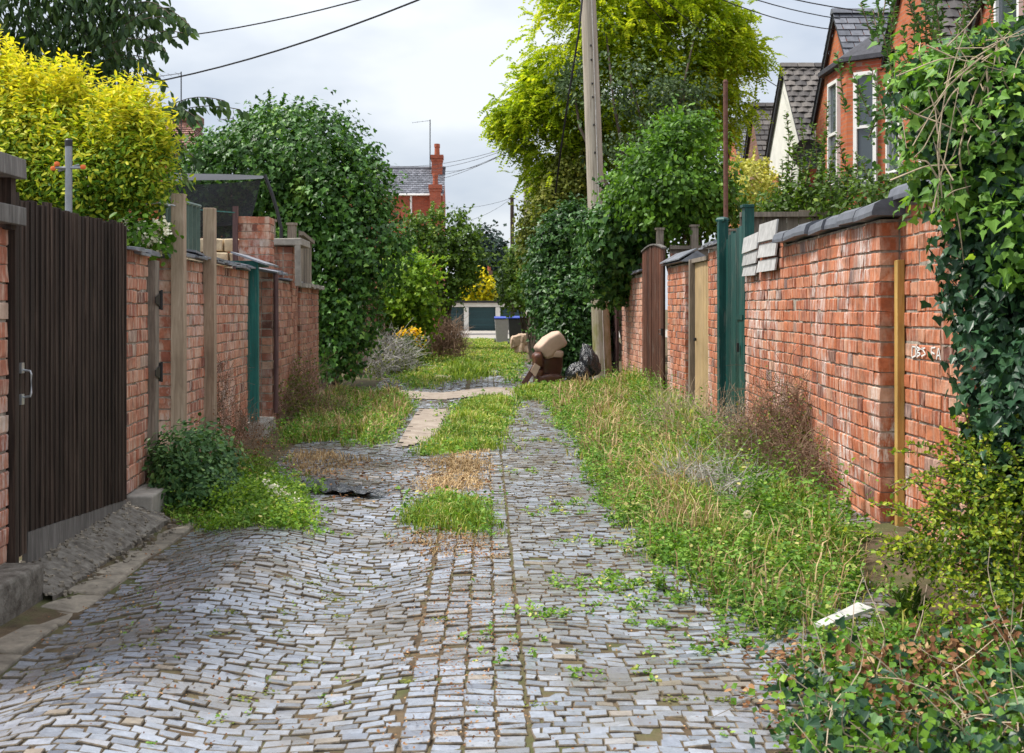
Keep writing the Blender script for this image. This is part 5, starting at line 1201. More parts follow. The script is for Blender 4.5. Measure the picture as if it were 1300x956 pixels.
# weeds and moss tufts in the sett joints
def joints(g):
    p = scatter(gp([(640, 690), (640, 560), (735, 560), (860, 760), (930, 860), (1000, 960), (640, 960)]), 16, R); f = np.clip(((p[:, 0] - .25)/1.0), .06, 1); weeds(g, p[R.random(len(p)) < f*.8], R, .018, .03, 12, .1)
    p = scatter(gp([(60, 960), (140, 720), (420, 690), (640, 690), (640, 960)]), 5, R); weeds(g, p, R, .014, .025, 8, .05)
    for px, py, k in ((790, 745, 26), (860, 760, 22), (690, 780, 9), (715, 782, 7), (757, 858, 6), (800, 770, 12), (770, 735, 14), (905, 825, 10), (640, 850, 4), (608, 815, 4), (430, 675, 6), (830, 790, 10), (726, 740, 9), (700, 650, 12), (735, 640, 14), (760, 690, 16), (668, 600, 8), (692, 560, 18), (705, 540, 14)):
        q = G(px, py) + R.normal(0, .07, (k, 2))*(1.6, .7); weeds(g, q, R, .022, .045, 12, .12)
sward('joint_weeds', 'verge_leaf', [joints])
def litter(g, poly, dens, size, shape='oval', lift=.012):
    p = scatter(poly, dens, R); n = len(p); P = np.c_[p, gh(p[:, 0], p[:, 1]) + lift + .02*R.random(n)]
    put_leaves(g, P, R.normal(size=(n, 3))*(1, 1, .25), unit(R.normal(0, .35, (n, 3)) + (0, 0, 1)), size*R.uniform(.5, 1.4, n), shape, 1.0, np.clip(R.beta(2, 2, n), 0, 1))
LT = gp([(930, 835), (960, 815), (1010, 812), (1060, 830), (1040, 862), (990, 880), (940, 860)])
sward('fallen_leaves', 'dry_leaf', [lambda g: litter(g, LT, 1500, .026), lambda g: litter(g, gp([(960, 870), (1100, 800), (1300, 770), (1500, 1000), (1000, 1000)]), 900, .026), lambda g: litter(g, gp([(60, 960), (140, 720), (420, 690), (640, 690), (930, 860), (1000, 960)]), 110, .010), lambda g: litter(g, gp([(0, 900), (30, 800), (150, 720), (200, 668), (330, 690), (260, 760), (330, 900)]), 260, .012, lift=.004),
      lambda g: litter(g, D1, 900, .02), lambda g: litter(g, gp([(350, 610), (360, 580), (500, 590), (640, 600), (640, 640), (480, 650)]), 130, .03), lambda g: litter(g, gp([(520, 820), (530, 720), (650, 715), (665, 860), (660, 950), (515, 950)]), 1300, .011)])
# moss and soil silted over the setts in small patches
def moss(g):
    for _ in range(46):
        x, y = R.uniform(-1.7, -.5), R.uniform(4.0, 6.4)
        if R.random() > .75: x = R.uniform(-.4, 1.6)
        k = 26; q = np.array([x, y]) + R.normal(0, .025, (k, 2))*(1.3, .8); put_leaves(g, np.c_[q, gh(q[:, 0], q[:, 1]) + .004], R.normal(size=(k, 3))*(1, 1, .1), unit(R.normal(0, .2, (k, 3)) + (0, 0, 1)), .012, 'quad', 1.3, np.clip(R.beta(2, 2, k), 0, 1))
sward('moss_tufts', 'olive_leaf', [moss])

# herb clump, dry tangles, docks: individual plants
def herb(label, base, lobes, n, size, mat, seed, name='herb_clump', cat='plant', shape='oval', **kw):
    r = thing(name, label, cat, (*base, float(gh(*base)))); g = Geo(); crown(g, lobes, n, size, shape=shape, seed=seed, zmin=.0, **kw); g.build('leaves', mat, r)
    g = Geo(); limbs(g, (*base, 0), [l[:3] for l in lobes]*2, .008, 5, .4, .5, seed); g.build('stems', 'stem_green', r); return r
herb('bushy blue-green herb clump at the foot of the two tall pale posts', (-1.95, 8.6), [lobe(235, 580, 8.5, 38, 34, .25), lobe(262, 570, 8.8, 34, 30, .25), lobe(218, 600, 8.3, 22, 34, .18), lobe(275, 595, 8.7, 30, 30, .2), lobe(250, 622, 8.3, 46, 28, .2)], 4600, .042, 'herb_leaf', 41, clump=.10, per=12, jitter=.2, up=.8, inner=.35)
r = thing('spurge_weed', 'spreading light-green weed mat with a spray of tiny white flowers beside the herb clump', 'weed', (-1.25, 7.8, 0))
g = Geo(); crown(g, [lobe(320, 635, 8.2, 54, 24, .35), lobe(370, 655, 7.7, 42, 18, .3), lobe(300, 660, 7.7, 40, 14, .2), lobe(345, 620, 8.6, 40, 18, .3)], 5200, .024, shape='oval', clump=.08, per=14, jitter=.15, up=1.2, seed=42, zmin=0.0, inner=.3); g.build('leaves', 'lime_leaf', r)
g = Geo(); k = 90; t = R.random(k); P = np.array([W(335 + 45*a + R.normal(0, 5), 612 + 28*a + R.normal(0, 4), 7.9) for a in t]); put_leaves(g, P, R.normal(size=(k, 3)), unit(R.normal(0, .4, (k, 3)) + (0, -.3, 1)), .018, 'quad', 1.2); g.build('blossoms', 'petal_white', r)
def tangle(label, base, lobes, n, L, rad, mat, seed, name='dry_tangle', leaf=None, nleaf=0, lsize=.02, curl=.5, up=.5, cat='dry weeds'):
    r = thing(name, label, cat, (*base, float(gh(*base)))); g = Geo(); R2 = np.random.default_rng(seed); lo = np.array(lobes)
    w_ = lo[:, 3]*lo[:, 5]; w_ /= w_.sum()
    for _ in range(n):
        l = lo[R2.choice(len(lo), p=w_)]; p = l[:3] + unit(R2.normal(size=3))*l[3:]*R2.uniform(.2, 1)**.6; d = unit(R2.normal(size=3) + (0, 0, up)); ln = L*R2.uniform(.4, 1.3); m = 5; c = R2.normal(0, curl, 3); Q = [p]
        for q in range(m): d = unit(d + c/m*2 + R2.normal(0, .12, 3)); Q.append(Q[-1] + d*ln/m)
        Q = np.array(Q); Q[:, 2] = np.maximum(Q[:, 2], gh(Q[:, 0], Q[:, 1]) + .003); g.tube(Q, rad*np.linspace(1, .5, m+1), 3, R2.random(), 0, False)
    g.build('stems', mat, r)
    if leaf:
        g = Geo(); crown(g, lobes, nleaf, lsize, shape='quad', clump=.12, per=8, jitter=.3, seed=seed+1, zmin=0.0, inner=.4); g.build('leaves', leaf, r)
    return r
tangle('big tangle of brown dead stems against the orange wall below the white salt stains', (2.05, 8.8), [lobe(985, 560, 9.2, 56, 44, .5), lobe(1010, 590, 8.6, 50, 40, .4), lobe(955, 575, 9.8, 44, 34, .4), lobe(1000, 520, 9.2, 36, 44, .3), lobe(1030, 610, 8.2, 30, 46, .3)], 2300, .34, .0020, 'stem_brown', 51, curl=.9, up=.2, leaf='olive_leaf', nleaf=2200, lsize=.022)
tangle('pale grey tangle of dead stalks in the middle of the green verge', (1.75, 8.3), [lobe(905, 620, 8.4, 48, 34, .3), lobe(935, 640, 8.0, 40, 30, .3), lobe(875, 610, 8.8, 34, 26, .3)], 560, .30, .0022, 'stem_grey', 52, curl=.8, up=.3)
tangle('tall tan grass stalks leaning in front of the dark green gate', (2.0, 11.8), [lobe(880, 560, 11.6, 46, 34, .5), lobe(925, 560, 11.0, 36, 36, .4), lobe(850, 540, 12.6, 40, 26, .4), lobe(960, 590, 9.6, 40, 34, .4)], 1000, .42, .0022, 'stem_tan', 53, curl=.4, up=1.0)
tangle('tall rusty seed-head weed in front of the streaked wall, left of the teal post', (-2.05, 10.6), [lobe(280, 500, 10.6, 18, 52, .2), lobe(296, 540, 10.4, 26, 34, .2), lobe(325, 560, 10.4, 30, 28, .2), lobe(300, 575, 9.6, 34, 26, .2)], 420, .26, .0020, 'stem_brown', 54, curl=.3, up=1.6, leaf='dry_leaf', nleaf=900, lsize=.016, name='dock_weed')
tangle('brown and olive weed thicket at the foot of the leaning brown wall', (-2.05, 14.6), [lobe(372, 520, 14.6, 30, 40, .35), lobe(400, 535, 14.4, 34, 30, .35), lobe(350, 530, 13.8, 18, 46, .25), lobe(385, 490, 15, 20, 38, .3), lobe(430, 530, 15, 22, 26, .3)], 800, .38, .0028, 'stem_brown', 55, curl=.35, up=1.3, leaf='olive_leaf', nleaf=2600, lsize=.032, name='weed_thicket')
tangle('greyish dry weeds piled against the wall foot beyond the ivy mound', (-1.9, 24.5), [lobe(490, 455, 24.5, 26, 30, .5), lobe(510, 460, 25, 22, 24, .5), lobe(480, 470, 23.8, 16, 22, .4)], 700, .5, .005, 'stem_grey', 56, curl=.4, up=1.0, leaf='olive_leaf', nleaf=1100, lsize=.05)
tangle('dense round grey-brown dead shrub at the wall foot below the bushy tree', (-1.2, 32), [lobe(566, 434, 32, 22, 26, .5), lobe(580, 440, 31.6, 14, 20, .4), lobe(552, 440, 32, 16, 20, .4)], 1100, .5, .006, 'stem_brown', 57, curl=.4, up=1.2, name='dead_shrub', cat='dead shrub')
# ragwort with yellow flower heads
r = thing('ragwort', 'ragwort with clusters of bright yellow flowers beyond the ivy mound', 'wildflower', (-1.55, 27.5, 0))
g = Geo(); crown(g, [lobe(525, 448, 27.5, 20, 20, .3), lobe(515, 440, 27.5, 12, 18, .3)], 700, .07, shape='oval', clump=.2, per=10, seed=60, zmin=0); g.build('leaves', 'mid_leaf', r)
g = Geo()
for (px, py, k) in ((512, 422, 46), (524, 419, 60), (530, 424, 46), (536, 440, 26), (533, 432, 22), (506, 425, 20)):
    P = W(px, py, 27.4) + R.normal(0, 1, (k, 3))*(.055, .06, .04); put_leaves(g, P, R.normal(size=(k, 3)), unit(R.normal(0, .4, (k, 3)) + (0, -.5, .8)), .05, 'quad', 1.2)
g.build('blossoms', 'petal_yellow', r)
g = Geo(); limbs(g, (-1.55, 27.5, 0), [W(512, 424, 27.4), W(524, 421, 27.4), W(530, 426, 27.4), W(536, 442, 27.4)], .012); g.build('stems', 'stem_green', r)
# dandelion clock on a bent stem
r = thing('dandelion_clock', 'white dandelion seed head on a thin stem in the near verge', 'dandelion', (*W(955, 720, 6.9)[:2], 0.02))
c = W(949, 653, 6.9); g = Geo(); k = 260; d = unit(np.random.default_rng(3).normal(size=(k, 3))); put_leaves(g, c + d*.014, d, unit(R.normal(size=(k, 3))), .012, 'quad', .5); g.build('seed_head', 'petal_white', r)
g = Geo(); g.tube([(*W(955, 720, 6.9)[:2], .02), W(953, 690, 6.9), W(950, 668, 6.9), c], .0022, 5); g.build('stem', 'stem_green', r)
# tall sow-thistles and docks in the near verge
def stalk(px, py, top, Z, label, seed):
    R2 = np.random.default_rng(seed); a, b = W(px, py, Z), W(px + R2.normal(0, 5), top, Z); r = thing('tall_weed', label, 'weed', a, 'tall weeds standing in the near verge'); m = 26; t = np.linspace(0.05, 1, m)[:, None]; P = a + (b - a)*t
    g = Geo(); P2 = np.repeat(P, 3, 0); n = len(P2); put_leaves(g, P2, R2.normal(size=(n, 3))*(1, 1, .2) + (0, 0, .6), unit(R2.normal(0, .4, (n, 3)) + (0, 0, 1)), .075*np.repeat(1.1 - .7*t[:, 0], 3)*R2.uniform(.6, 1.2, n), 'long', 1.3, np.clip(R2.beta(3, 2.2, n), 0, 1)); g.build('leaves', 'bright_leaf', r)
    g = Geo(); g.tube(P, np.linspace(.005, .002, m), 5); g.build('stem', 'stem_green', r)
stalk(1055, 745, 655, 6.3, 'upright leafy weed nearest the corner of the orange wall', 1)
stalk(1000, 770, 700, 6.0, 'leafy weed standing just left of the white board', 2)
stalk(905, 790, 715, 5.8, 'leafy weed at the edge of the setts, furthest left in the near verge', 3)
stalk(955, 760, 672, 6.2, 'tall leafy weed directly below the dandelion clock', 4)
stalk(1090, 775, 705, 5.8, 'leafy weed beside the dark stone threshold', 5)
# fern-like yew cutting and the heap of cuttings
r = thing('fern_cutting', 'upright feathery green cutting stuck in the debris below the stone threshold', 'cutting', (*W(1160, 790, 5.3)[:2], .05))
g = Geo()
for k in range(9):
    a, b = W(1158 + R.normal(0, 6), 792, 5.3), W(1140 + 5*k + R.normal(0, 4), 742 + abs(k-3)*5, 5.3 + R.normal(0, .03)); m = 30; t = np.linspace(0, 1, m)[:, None]; P = np.repeat(a + (b - a)*t, 2, 0); n = len(P); s = np.tile([-1, 1], m)[:, None]
    put_leaves(g, P, unit(b - a)*.6 + s*np.array([.8, .2, .1]) + R.normal(0, .1, (n, 3)), unit(R.normal(0, .3, (n, 3)) + (0, -1, .3)), .03, 'quad', .3, np.clip(R.beta(2.4, 2.4, n), 0, 1))
g.build('fronds', 'mid_leaf', r)
hl = lambda px, py, rx, ry, d, z=.06: lobe(px, py, F*(EYE - z)/(py - CY), rx, ry, d)
HP = [hl(1080, 850, 66, 18, .22), hl(1160, 838, 66, 24, .22, .07), hl(1240, 830, 66, 34, .25, .1), hl(1060, 880, 56, 18, .18), hl(1150, 880, 80, 26, .22, .06), hl(1270, 875, 76, 38, .22, .1), hl(1110, 920, 90, 32, .2), hl(1230, 925, 100, 44, .22, .1), hl(1010, 855, 36, 14, .15), hl(1040, 920, 60, 22, .18), hl(1290, 950, 90, 44, .22, .12), hl(1150, 970, 120, 36, .2)]
r = tangle('heap of cut ivy and dead branches at the near end of the right-hand verge', (2.0, 4.7), HP, 150, .34, .0026, 'stem_tan', 58, curl=.4, up=.1, leaf='bright_leaf', nleaf=3600, lsize=.028, name='cuttings_heap', cat='cuttings')
g = Geo(); crown(g, [hl(1200, 828, 50, 22, .2, .14), hl(1130, 840, 40, 14, .15, .1), hl(1250, 812, 40, 26, .15, .16), hl(1080, 850, 50, 14, .2, .08), hl(1180, 890, 80, 20, .2, .1)], 1300, .03, shape='oval', clump=.09, per=8, seed=61, zmin=0, droop=.6); g.build('dead_leaves', 'dry_leaf', r)
g = Geo(); crown(g, HP, 1300, .04, shape='ivy', clump=.12, per=8, seed=62, zmin=0); g.build('ivy_leaves', 'ivy_dark_leaf', r)
# ================================================================ poles, wires, houses
r = thing('utility_pole', 'tall weathered timber utility pole standing on the right-hand verge', 'utility pole', (*W(766, 488, 21.7)[:2], 0))
g = Geo(); a, b = W(766, 495, 21.7), W(741, -150, 21.7); t = np.linspace(0, 1, 12)[:, None]; g.tube(a + (b - a)*t, np.linspace(.165, .125, 12), 18, .5); g.build('pole', 'pole_mossy', r, smooth=False)
g = Geo(); a2, b2 = W(768, 480, 21.52), W(746, -150, 21.55); g.tube([a2, b2], .011, 6, .9); g.build('cable_guard', 'stem_grey', r)
for py in (60, 78, 108, 125, 160, 195): g = Geo(); c = a + (b - a)*((495 - py)/645); g.lathe(c + (-.0, -.15, 0), [(.001, -.02), (.016, -.015), (.016, .015), (.001, .02)], 6); g.build('bolt', 'metal_black', r)
TOP = W(742, -95, 21.7)
def wire(P, label, rad=.009, sag=.25, mat='cable_black', name='overhead_wire', group='overhead telephone wires'):
    P = [np.array(p) for p in P]; Q = []
    for a, b in zip(P[:-1], P[1:]):
        for t in np.linspace(0, 1, 14)[(1 if Q else 0):]: Q.append(a + (b - a)*t + np.array([0, 0, -sag*4*t*(1-t)]))
    g = Geo(); g.tube(Q, rad, 5); tag(g.build(name, mat, loc=Q[0]), label, 'wire', group)
wire((TOP, W(180, 107, 30)), 'thick overhead wire from the utility pole down to the house behind the golden bush', .02, .35)
wire((TOP, W(205, 49, 30)), 'upper overhead wire reaching the drooping dark tree from the utility pole', .016, .3)
wire((TOP, W(1062, 38, 28)), 'overhead wire from the utility pole to the gable of the red house with the bay', .012, .35)
wire((TOP, W(1066, 24, 27)), 'overhead wire just above it, meeting the top of the same red gable', .012, .25)
wire((TOP, W(1110, 16, 23)), 'topmost overhead wire on the right, meeting the nearest house roof', .012, .25)
wire((TOP, W(992, 113, 33)), 'overhead wire sloping past the yellow tree to the white gable', .012, .2)
wire((TOP, W(972, 152, 38)), 'lowest overhead wire on the right, sloping to the far slate roof', .012, .3)
wire((W(741, -20, 21.5), W(735, 40, 21.4), W(722, 120, 21.6), W(712, 190, 22), W(705, 245, 22.5)), 'slack black cable hanging from the utility pole down to the ivy hedge', .018, .0, name='hanging_cable')
# farther poles
r = thing('utility_pole', 'grey utility pole far down the alley, its top lost in the yellow tree', 'utility pole', (*W(671, 425, 46)[:2], -.1))
g = Geo(); a, b = W(672, 430, 46), W(667, 150, 46); g.tube([a + (b - a)*t for t in np.linspace(0, 1, 6)], np.linspace(.14, .11, 6), 10); g.build('pole', 'pole_wood', r)
g = Geo(); g.box(W(667, 180, 46), (.7, .08, .08), .2, .5); g.build('cross_arm', 'pole_wood', r)
r = thing('utility_pole', 'dark short-topped utility pole showing above the distant bushes', 'utility pole', (*W(650, 412, 80)[:2], -.4))
g = Geo(); a, b = W(651, 415, 80), W(650, 248, 80); g.tube([a, (a+b)/2, b], (.15, .14, .12), 10); g.build('pole', 'wood_dark', r)
g = Geo(); g.box(W(650, 252, 80), (.45, .08, .08), 0, .5); g.build('cross_arm', 'wood_dark', r)
T2, T3 = W(667, 180, 46), W(650, 251, 80)
for k, (px, py, lab) in enumerate(((470, 207, 'topmost far wire crossing above the slate-roofed chimney house'), (490, 213, 'far wire meeting the ridge left of the chimney house aerial'), (520, 222, 'far wire crossing the slate roof of the chimney house'), (545, 215, 'far wire ending at the chimney stack'), (505, 232, 'lowest of the far wires fanning to the chimney house roof'))):
    wire((T2, W(px, py, 74)), lab, .010, .5)
wire((T3, W(572, 264, 76)), 'faint far wire from the dark pole toward the chimney house', .010, .2)
wire((T3, W(588, 282, 60)), 'faint far wire dropping from the dark pole to the bushy tree', .010, .2)
wire((T3, W(700, 262, 60)), 'faint far wire running from the dark pole into the yellow tree', .010, .1)
# rusty pole
r = thing('rusty_pole', 'slim rusty steel pole standing behind the right-hand wall beside the yellow tree', 'pole', (*W(922, 400, 17)[:2], 0))
g = Geo(); g.tube([(*W(922, 400, 17)[:2], 0), W(921, 103, 17)], .032, 10); g.build('pole', 'metal_rust', r)
g = Geo(); g.lathe(W(921, 104, 17), [(.034, -.02), (.038, 0), (.02, .03)], 10); g.build('cap', 'metal_rust', r)
# aerials
def aerial(px, base_py, top_py, Z, arm, label, lean=0, mast=.02, els=4):
    r = thing('tv_aerial', label, 'aerial', W(px, base_py, Z)); g = Geo(); a, b = W(px, base_py, Z), W(px + lean, top_py, Z); g.tube([a, b], mast, 6); g.build('mast', 'metal_black', r)
    g = Geo(); c = b + (0, 0, -.05); e = c + np.array([arm, .15, -.02*abs(arm)*5]); g.tube([c, e], .014, 5)
    for t in np.linspace(.15, 1, els): q = c + (e - c)*t; g.tube([q + (0, -.25, 0), q + (0, .25, 0)], .008, 4)
    g.build('antenna', 'metal_grey', r)
aerial(230, 205, 91, 40, -.9, 'tall television aerial mast rising behind the golden bush')
aerial(296, 190, 148, 44, -.55, 'small television aerial just above the left edge of the ivy mound')
aerial(546, 215, 152, 76, -1.1, 'long-armed television aerial beside the brick chimney stack', mast=.035)

# roofs: overlapping courses of tiles/slates as real steps
def roof_slope(g, e0, e1, r0, r1, rows, th=.03, cols=None, wave=0.0):
    """eave e0-e1, ridge r0-r1 (3d points); courses step over one another"""
    e0, e1, r0, r1 = [np.array(p, float) for p in (e0, e1, r0, r1)]
    n = np.cross(e1 - e0, r0 - e0); n /= np.linalg.norm(n); n = n if n[2] > 0 else -n
    L = np.linalg.norm(e1 - e0); cols = cols or max(2, int(L/.28))
    for j in range(rows):
        t0, t1 = j/rows, (j + 1.12)/rows
        off = (j % 2)*.5
        for i in range(cols + 1):
            s0, s1 = max(0, (i - off)/cols), min(1, (i + 1 - off)/cols)
            if s1 - s0 < .15/cols: continue
            P = lambda s, t: (e0 + (e1 - e0)*s)*(1 - min(t, 1)) + (r0 + (r1 - r0)*s)*min(t, 1)
            ds = .004/L*2
            a, b, c, d = P(s0 + ds, t0), P(s1 - ds, t0), P(s1 - ds, t1), P(s0 + ds, t1); lift = n*(th + RNG.normal(0, .003))
            if wave:
                m0, m1 = (a + b)/2 + lift + n*wave, (c + d)/2 + n*wave
                g.add([a + lift, m0, b + lift, c + n*.004, m1, d + n*.004, a, b], [[0, 1, 4, 5], [1, 2, 3, 4]], RNG.random()); g.add([a, b, b + lift, m0, a + lift], [[0, 1, 2, 3, 4]], RNG.random()*.3)
            else:
                g.add([a, b, c + n*.004, d + n*.004, a + lift, b + lift], [[4, 5, 2, 3], [0, 1, 5, 4]], RNG.random())
def window(parent, c, wdt, hgt, facing, sash=True, arch='house_brick_red', sill=True):
    """window on a wall; facing = unit xy normal"""
    n = np.array([facing[0], facing[1], 0.0]); s = np.array([-facing[1], facing[0], 0.0]); c = np.array(c, float); ax = np.array([s, n, [0, 0, 1]])
    g = Geo(); f = .075
    for (u, z, a, b) in ((-wdt/2 + f/2, 0, f, hgt), (wdt/2 - f/2, 0, f, hgt), (0, hgt/2 - f/2, wdt - 2*f, f), (0, -hgt/2 + f/2, wdt - 2*f, f)) + (((0, 0, wdt - 2*f, .06),) if sash else ()):
        g.box(c + s*u + n*.03 + np.array([0, 0, z]), (a, .09, b), 0, .5, 0, ax)
    w_ = g.build('window', 'white_paint', parent)
    g = Geo(); g.box(c + n*.012, (wdt - f, .02, hgt - f), 0, .5, 0, ax); g.build('pane', 'glass', w_)
    g = Geo(); g.box(c - s*0 + n*.004 + np.array([0, 0, hgt/2 + .11]), (wdt + .22, .05, .20), 0, .5, 0, ax); g.build('arch', arch, w_)
    if sill:
        g = Geo(); g.box(c + n*.06 + np.array([0, 0, -hgt/2 - .05]), (wdt + .2, .2, .09), 0, .4, 0, ax); g.build('sill', 'slate', w_)
    return w_
X0 = 8.1
def outrigger(Zap, hw, za, ze, walls, roofm, label, depth=5.0, rows=14, wave=0.0, chimney=False):
    """a rear extension: gable end towards the alley, ridge running away from it"""
    r = thing('brick_house', label, 'house', (X0, Zap, 0))
    y0, y1 = Zap - hw, Zap + hw; g = Geo()
    g.extrude([(X0, y0, -.3), (X0, y1, -.3), (X0, y1, ze), (X0, Zap, za), (X0, y0, ze)], (depth, 0, 0)); g.build('wall', walls[0], r)
    if len(walls) > 1:
        g = Geo(); g.box((X0 + depth/2, y0 - .006, ze/2 - .2), (depth - .02, .03, ze + .1), 0, .5); g.build('side_wall', walls[1], r)
    g = Geo(); ov = .12; dz = (za - ze)/hw*.18
    roof_slope(g, (X0 - ov, y0 - .18, ze - dz + .03), (X0 + depth, y0 - .18, ze - dz + .03), (X0 - ov, Zap, za + .05), (X0 + depth, Zap, za + .05), rows, .03, None, wave)
    roof_slope(g, (X0 - ov, y1 + .18, ze - dz + .03), (X0 + depth, y1 + .18, ze - dz + .03), (X0 - ov, Zap, za + .05), (X0 + depth, Zap, za + .05), rows, .03, None, wave)
    rf = g.build('roof', roofm, r)
    g = Geo()
    u = X0 - ov
    while u < X0 + depth: g.extrude([(u, Zap - .14, za + .0), (u, Zap - .05, za + .12), (u, Zap + .05, za + .12), (u, Zap + .14, za + .0)], (.43, 0, 0), RNG.random()); u += .45
    g.build('ridge_tiles', roofm, rf)
    g = Geo()      # barge boards on the gable, gutter at the eave
    for s in (-1, 1):
        g.extrude([(X0 - .03, Zap, za + .02), (X0 - .03, Zap + s*(hw + .16), ze - dz + .0), (X0 - .03, Zap + s*(hw + .16), ze - dz - .14), (X0 - .03, Zap, za - .13)], (-.05, 0, 0), .4)
    g.build('barge_board', 'metal_black', rf)
    g = Geo(); g.tube([(X0 - .05, y0 - .2, ze - dz - .02), (X0 + depth, y0 - .2, ze - dz - .02)], .055, 8); g.tube([(X0 + .12, y0 - .09, ze - dz - .05), (X0 + .12, y0 - .09, 0)], .04, 8); g.build('gutter', 'metal_black', r)
    return r
hA = outrigger(28.0, 1.75, 8.03, 5.9, ('house_brick',), 'roof_slate', 'orange brick house with a slate gable and a canted bay of tall white windows')
# canted bay on the alley side of house A
def bay(parent, y0, y1, x, z0, z1, rf=True):
    d = .62; pts = [(x, y0), (x - d, y0 + .55), (x - d, y1 - .55), (x, y1)]
    g = Geo(); g.prism(pts[::-1], z0, z1); b = g.build('bay', 'house_brick', parent)
    g = Geo(); o = .14; q = [(x, y0 - o), (x - d - o, y0 + .5), (x - d - o, y1 - .5), (x, y1 + o)]
    top = [(x, y0 + .3, z1 + .55), (x, y1 - .3, z1 + .55)]
    low = [(*p, z1) for p in q]
    g.add(low + top, [[0, 1, 4, 4][:3], [2, 3, 5, 5][:3]], .4); g.add(low + top, [[1, 2, 5, 4]], .5); g.prism(q[::-1], z1 - .09, z1, .2); g.build('bay_roof', 'bay_slate', b)
    for i in range(3):
        a, c = np.array(pts[i]), np.array(pts[i+1]); m = (a + c)/2; dd = (c - a)/np.linalg.norm(c - a); n = np.array([dd[1], -dd[0]]); n = n if n @ (m - np.array([x + 1, (y0+y1)/2])) > 0 else -n
        ln = np.linalg.norm(c - a); window(b, (m[0], m[1], (z0 + z1)/2 + .1), min(ln - .34, .72), (z1 - z0)*.72, n)
    return b
g_ = bay(hA, 24.6, 27.3, X0 - .0, 3.35, 6.45)
g = Geo(); g.box((X0 + 1.0, 25.2, 3.1), (2.0, 2.3, 6.6), 0, .5); g.build('side_wing', 'house_brick', hA)
window(hA, (X0, 28.9, 3.9), .7, 1.7, (-1, 0))
g = Geo(); th = np.linspace(0, 2*math.pi, 25)[:-1]; c = np.array([X0 - .28, 29.4, 5.0])
for k, (rr, dx) in enumerate(((.42, 0), (.36, .06), (.2, .10))): pass
V = [c]; n1 = np.array([-.35, -.94, 0]); s1 = np.array([.94, -.35, 0]); u1 = np.array([0, 0, 1.0])
V = [c + (s1*math.cos(t) + u1*math.sin(t))*.36*q + n1*(.12*q*q) for q in (1, .6, .2) for t in th]
g.add(V, [[i*24+j, i*24+(j+1) % 24, (i+1)*24+(j+1) % 24, (i+1)*24+j] for i in range(2) for j in range(24)]); g.add(V[48:], [list(range(24))]); g.tube([c + n1*.02, c + n1*.45 - u1*.1], .015, 5); g.tube([c, (X0, 29.4, 4.9)], .02, 5)
g.build('satellite_dish', 'plastic_dark', hA, smooth=False)
hB = outrigger(23.2, 1.75, 8.03, 5.9, ('house_brick',), 'roof_tile', 'nearest brick house, its dark tiled roof half hidden by the thorny bush', rows=12, wave=.02)
window(hB, (X0, 22.1, 4.9), .9, 1.9, (-1, 0)); window(hB, (X0, 24.0, 4.9), .8, 1.9, (-1, 0))
hB2 = outrigger(18.4, 1.75, 8.03, 5.9, ('house_brick',), 'roof_tile', 'brick house end with a dark window recess at the far top corner', rows=12, wave=.02)
window(hB2, (X0, 18.8, 5.4), .9, 1.9, (-1, 0))
hC = outrigger(32.8, 1.75, 7.75, 5.7, ('white_render', 'house_brick_red'), 'roof_tile', 'white rendered gable house with a dark pantile roof', rows=14, wave=.025)
window(hC, (X0, 33.9, 4.0), .7, 1.5, (-1, 0))
hD = outrigger(36.5, 1.2, 7.3, 5.6, ('house_brick_brown',), 'roof_tile', 'narrow brown brick gable between the white gable and the far slate roof', rows=12)
hE = outrigger(39.4, 1.5, 7.3, 5.4, ('house_brick',), 'roof_slate', 'far small house with a blue slate roof beside the yellow tree', rows=14)
# the terrace behind the extensions
r = thing('terrace_house', 'long brick terrace body behind the rear gables', 'house', (15.5, 28, 0))
g = Geo(); g.extrude([(13.1, 12, -.3), (19, 12, -.3), (19, 12, 6.2), (16, 12, 8.6), (13.1, 12, 6.2)], (0, 34, 0)); g.build('wall', 'house_brick_red', r)
g = Geo(); roof_slope(g, (12.9, 12, 6.1), (12.9, 46, 6.1), (16, 12, 8.7), (16, 46, 8.7), 14, .03, 60); rf = g.build('roof', 'roof_slate', r)

# chimney house, left of centre in the distance
r = thing('chimney_house', 'red brick house with a slate roof and two brick chimney stacks, centre distance', 'house', (*W(520, 410, 76)[:2], -.4))
Z = 76; k = Z/F
xl, xr = W(430, 300, Z)[0], W(562, 300, Z)[0]; zr, ze = W(0, 208, Z)[2], W(0, 246, Z)[2]
g = Geo(); g.extrude([(xl, Z, -.5), (xl, Z + 6, -.5), (xl, Z + 6, ze), (xl, Z + 3, zr), (xl, Z, ze)], (xr - xl, 0, 0)); g.build('wall', 'house_brick_red', r)
g = Geo(); roof_slope(g, (xl, Z - .2, ze - .05), (xr + .1, Z - .2, ze - .05), (xl, Z + 3, zr + .05), (xr + .1, Z + 3, zr + .05), 14, .04, 26); rf = g.build('roof', 'roof_slate', r)
g = Geo(); g.tube([(xl, Z + 3, zr + .08), (xr + .1, Z + 3, zr + .08)], .11, 6); g.build('ridge_tiles', 'roof_slate', rf)
def chimney(x, y, z0, z1, w_, pots, mat='house_brick_red'):
    g = Geo(); g.box((x, y, (z0+z1)/2), (w_, w_*1.3, z1 - z0)); g.box((x, y, z1 - .12), (w_ + .14, w_*1.3 + .14, .24)); g.box((x, y, z1 - .34), (w_ + .07, w_*1.3 + .07, .12)); c = g.build('chimney', mat, r)
    g = Geo()
    if not pots: return
    for q in range(pots): g.lathe((x, y + (q - (pots-1)/2)*.4, z1), [(.17, 0), (.15, .5), (.18, .52), (.18, .72), (.12, .73)], 10)
    g.build('chimney_pot', 'terracotta', c)
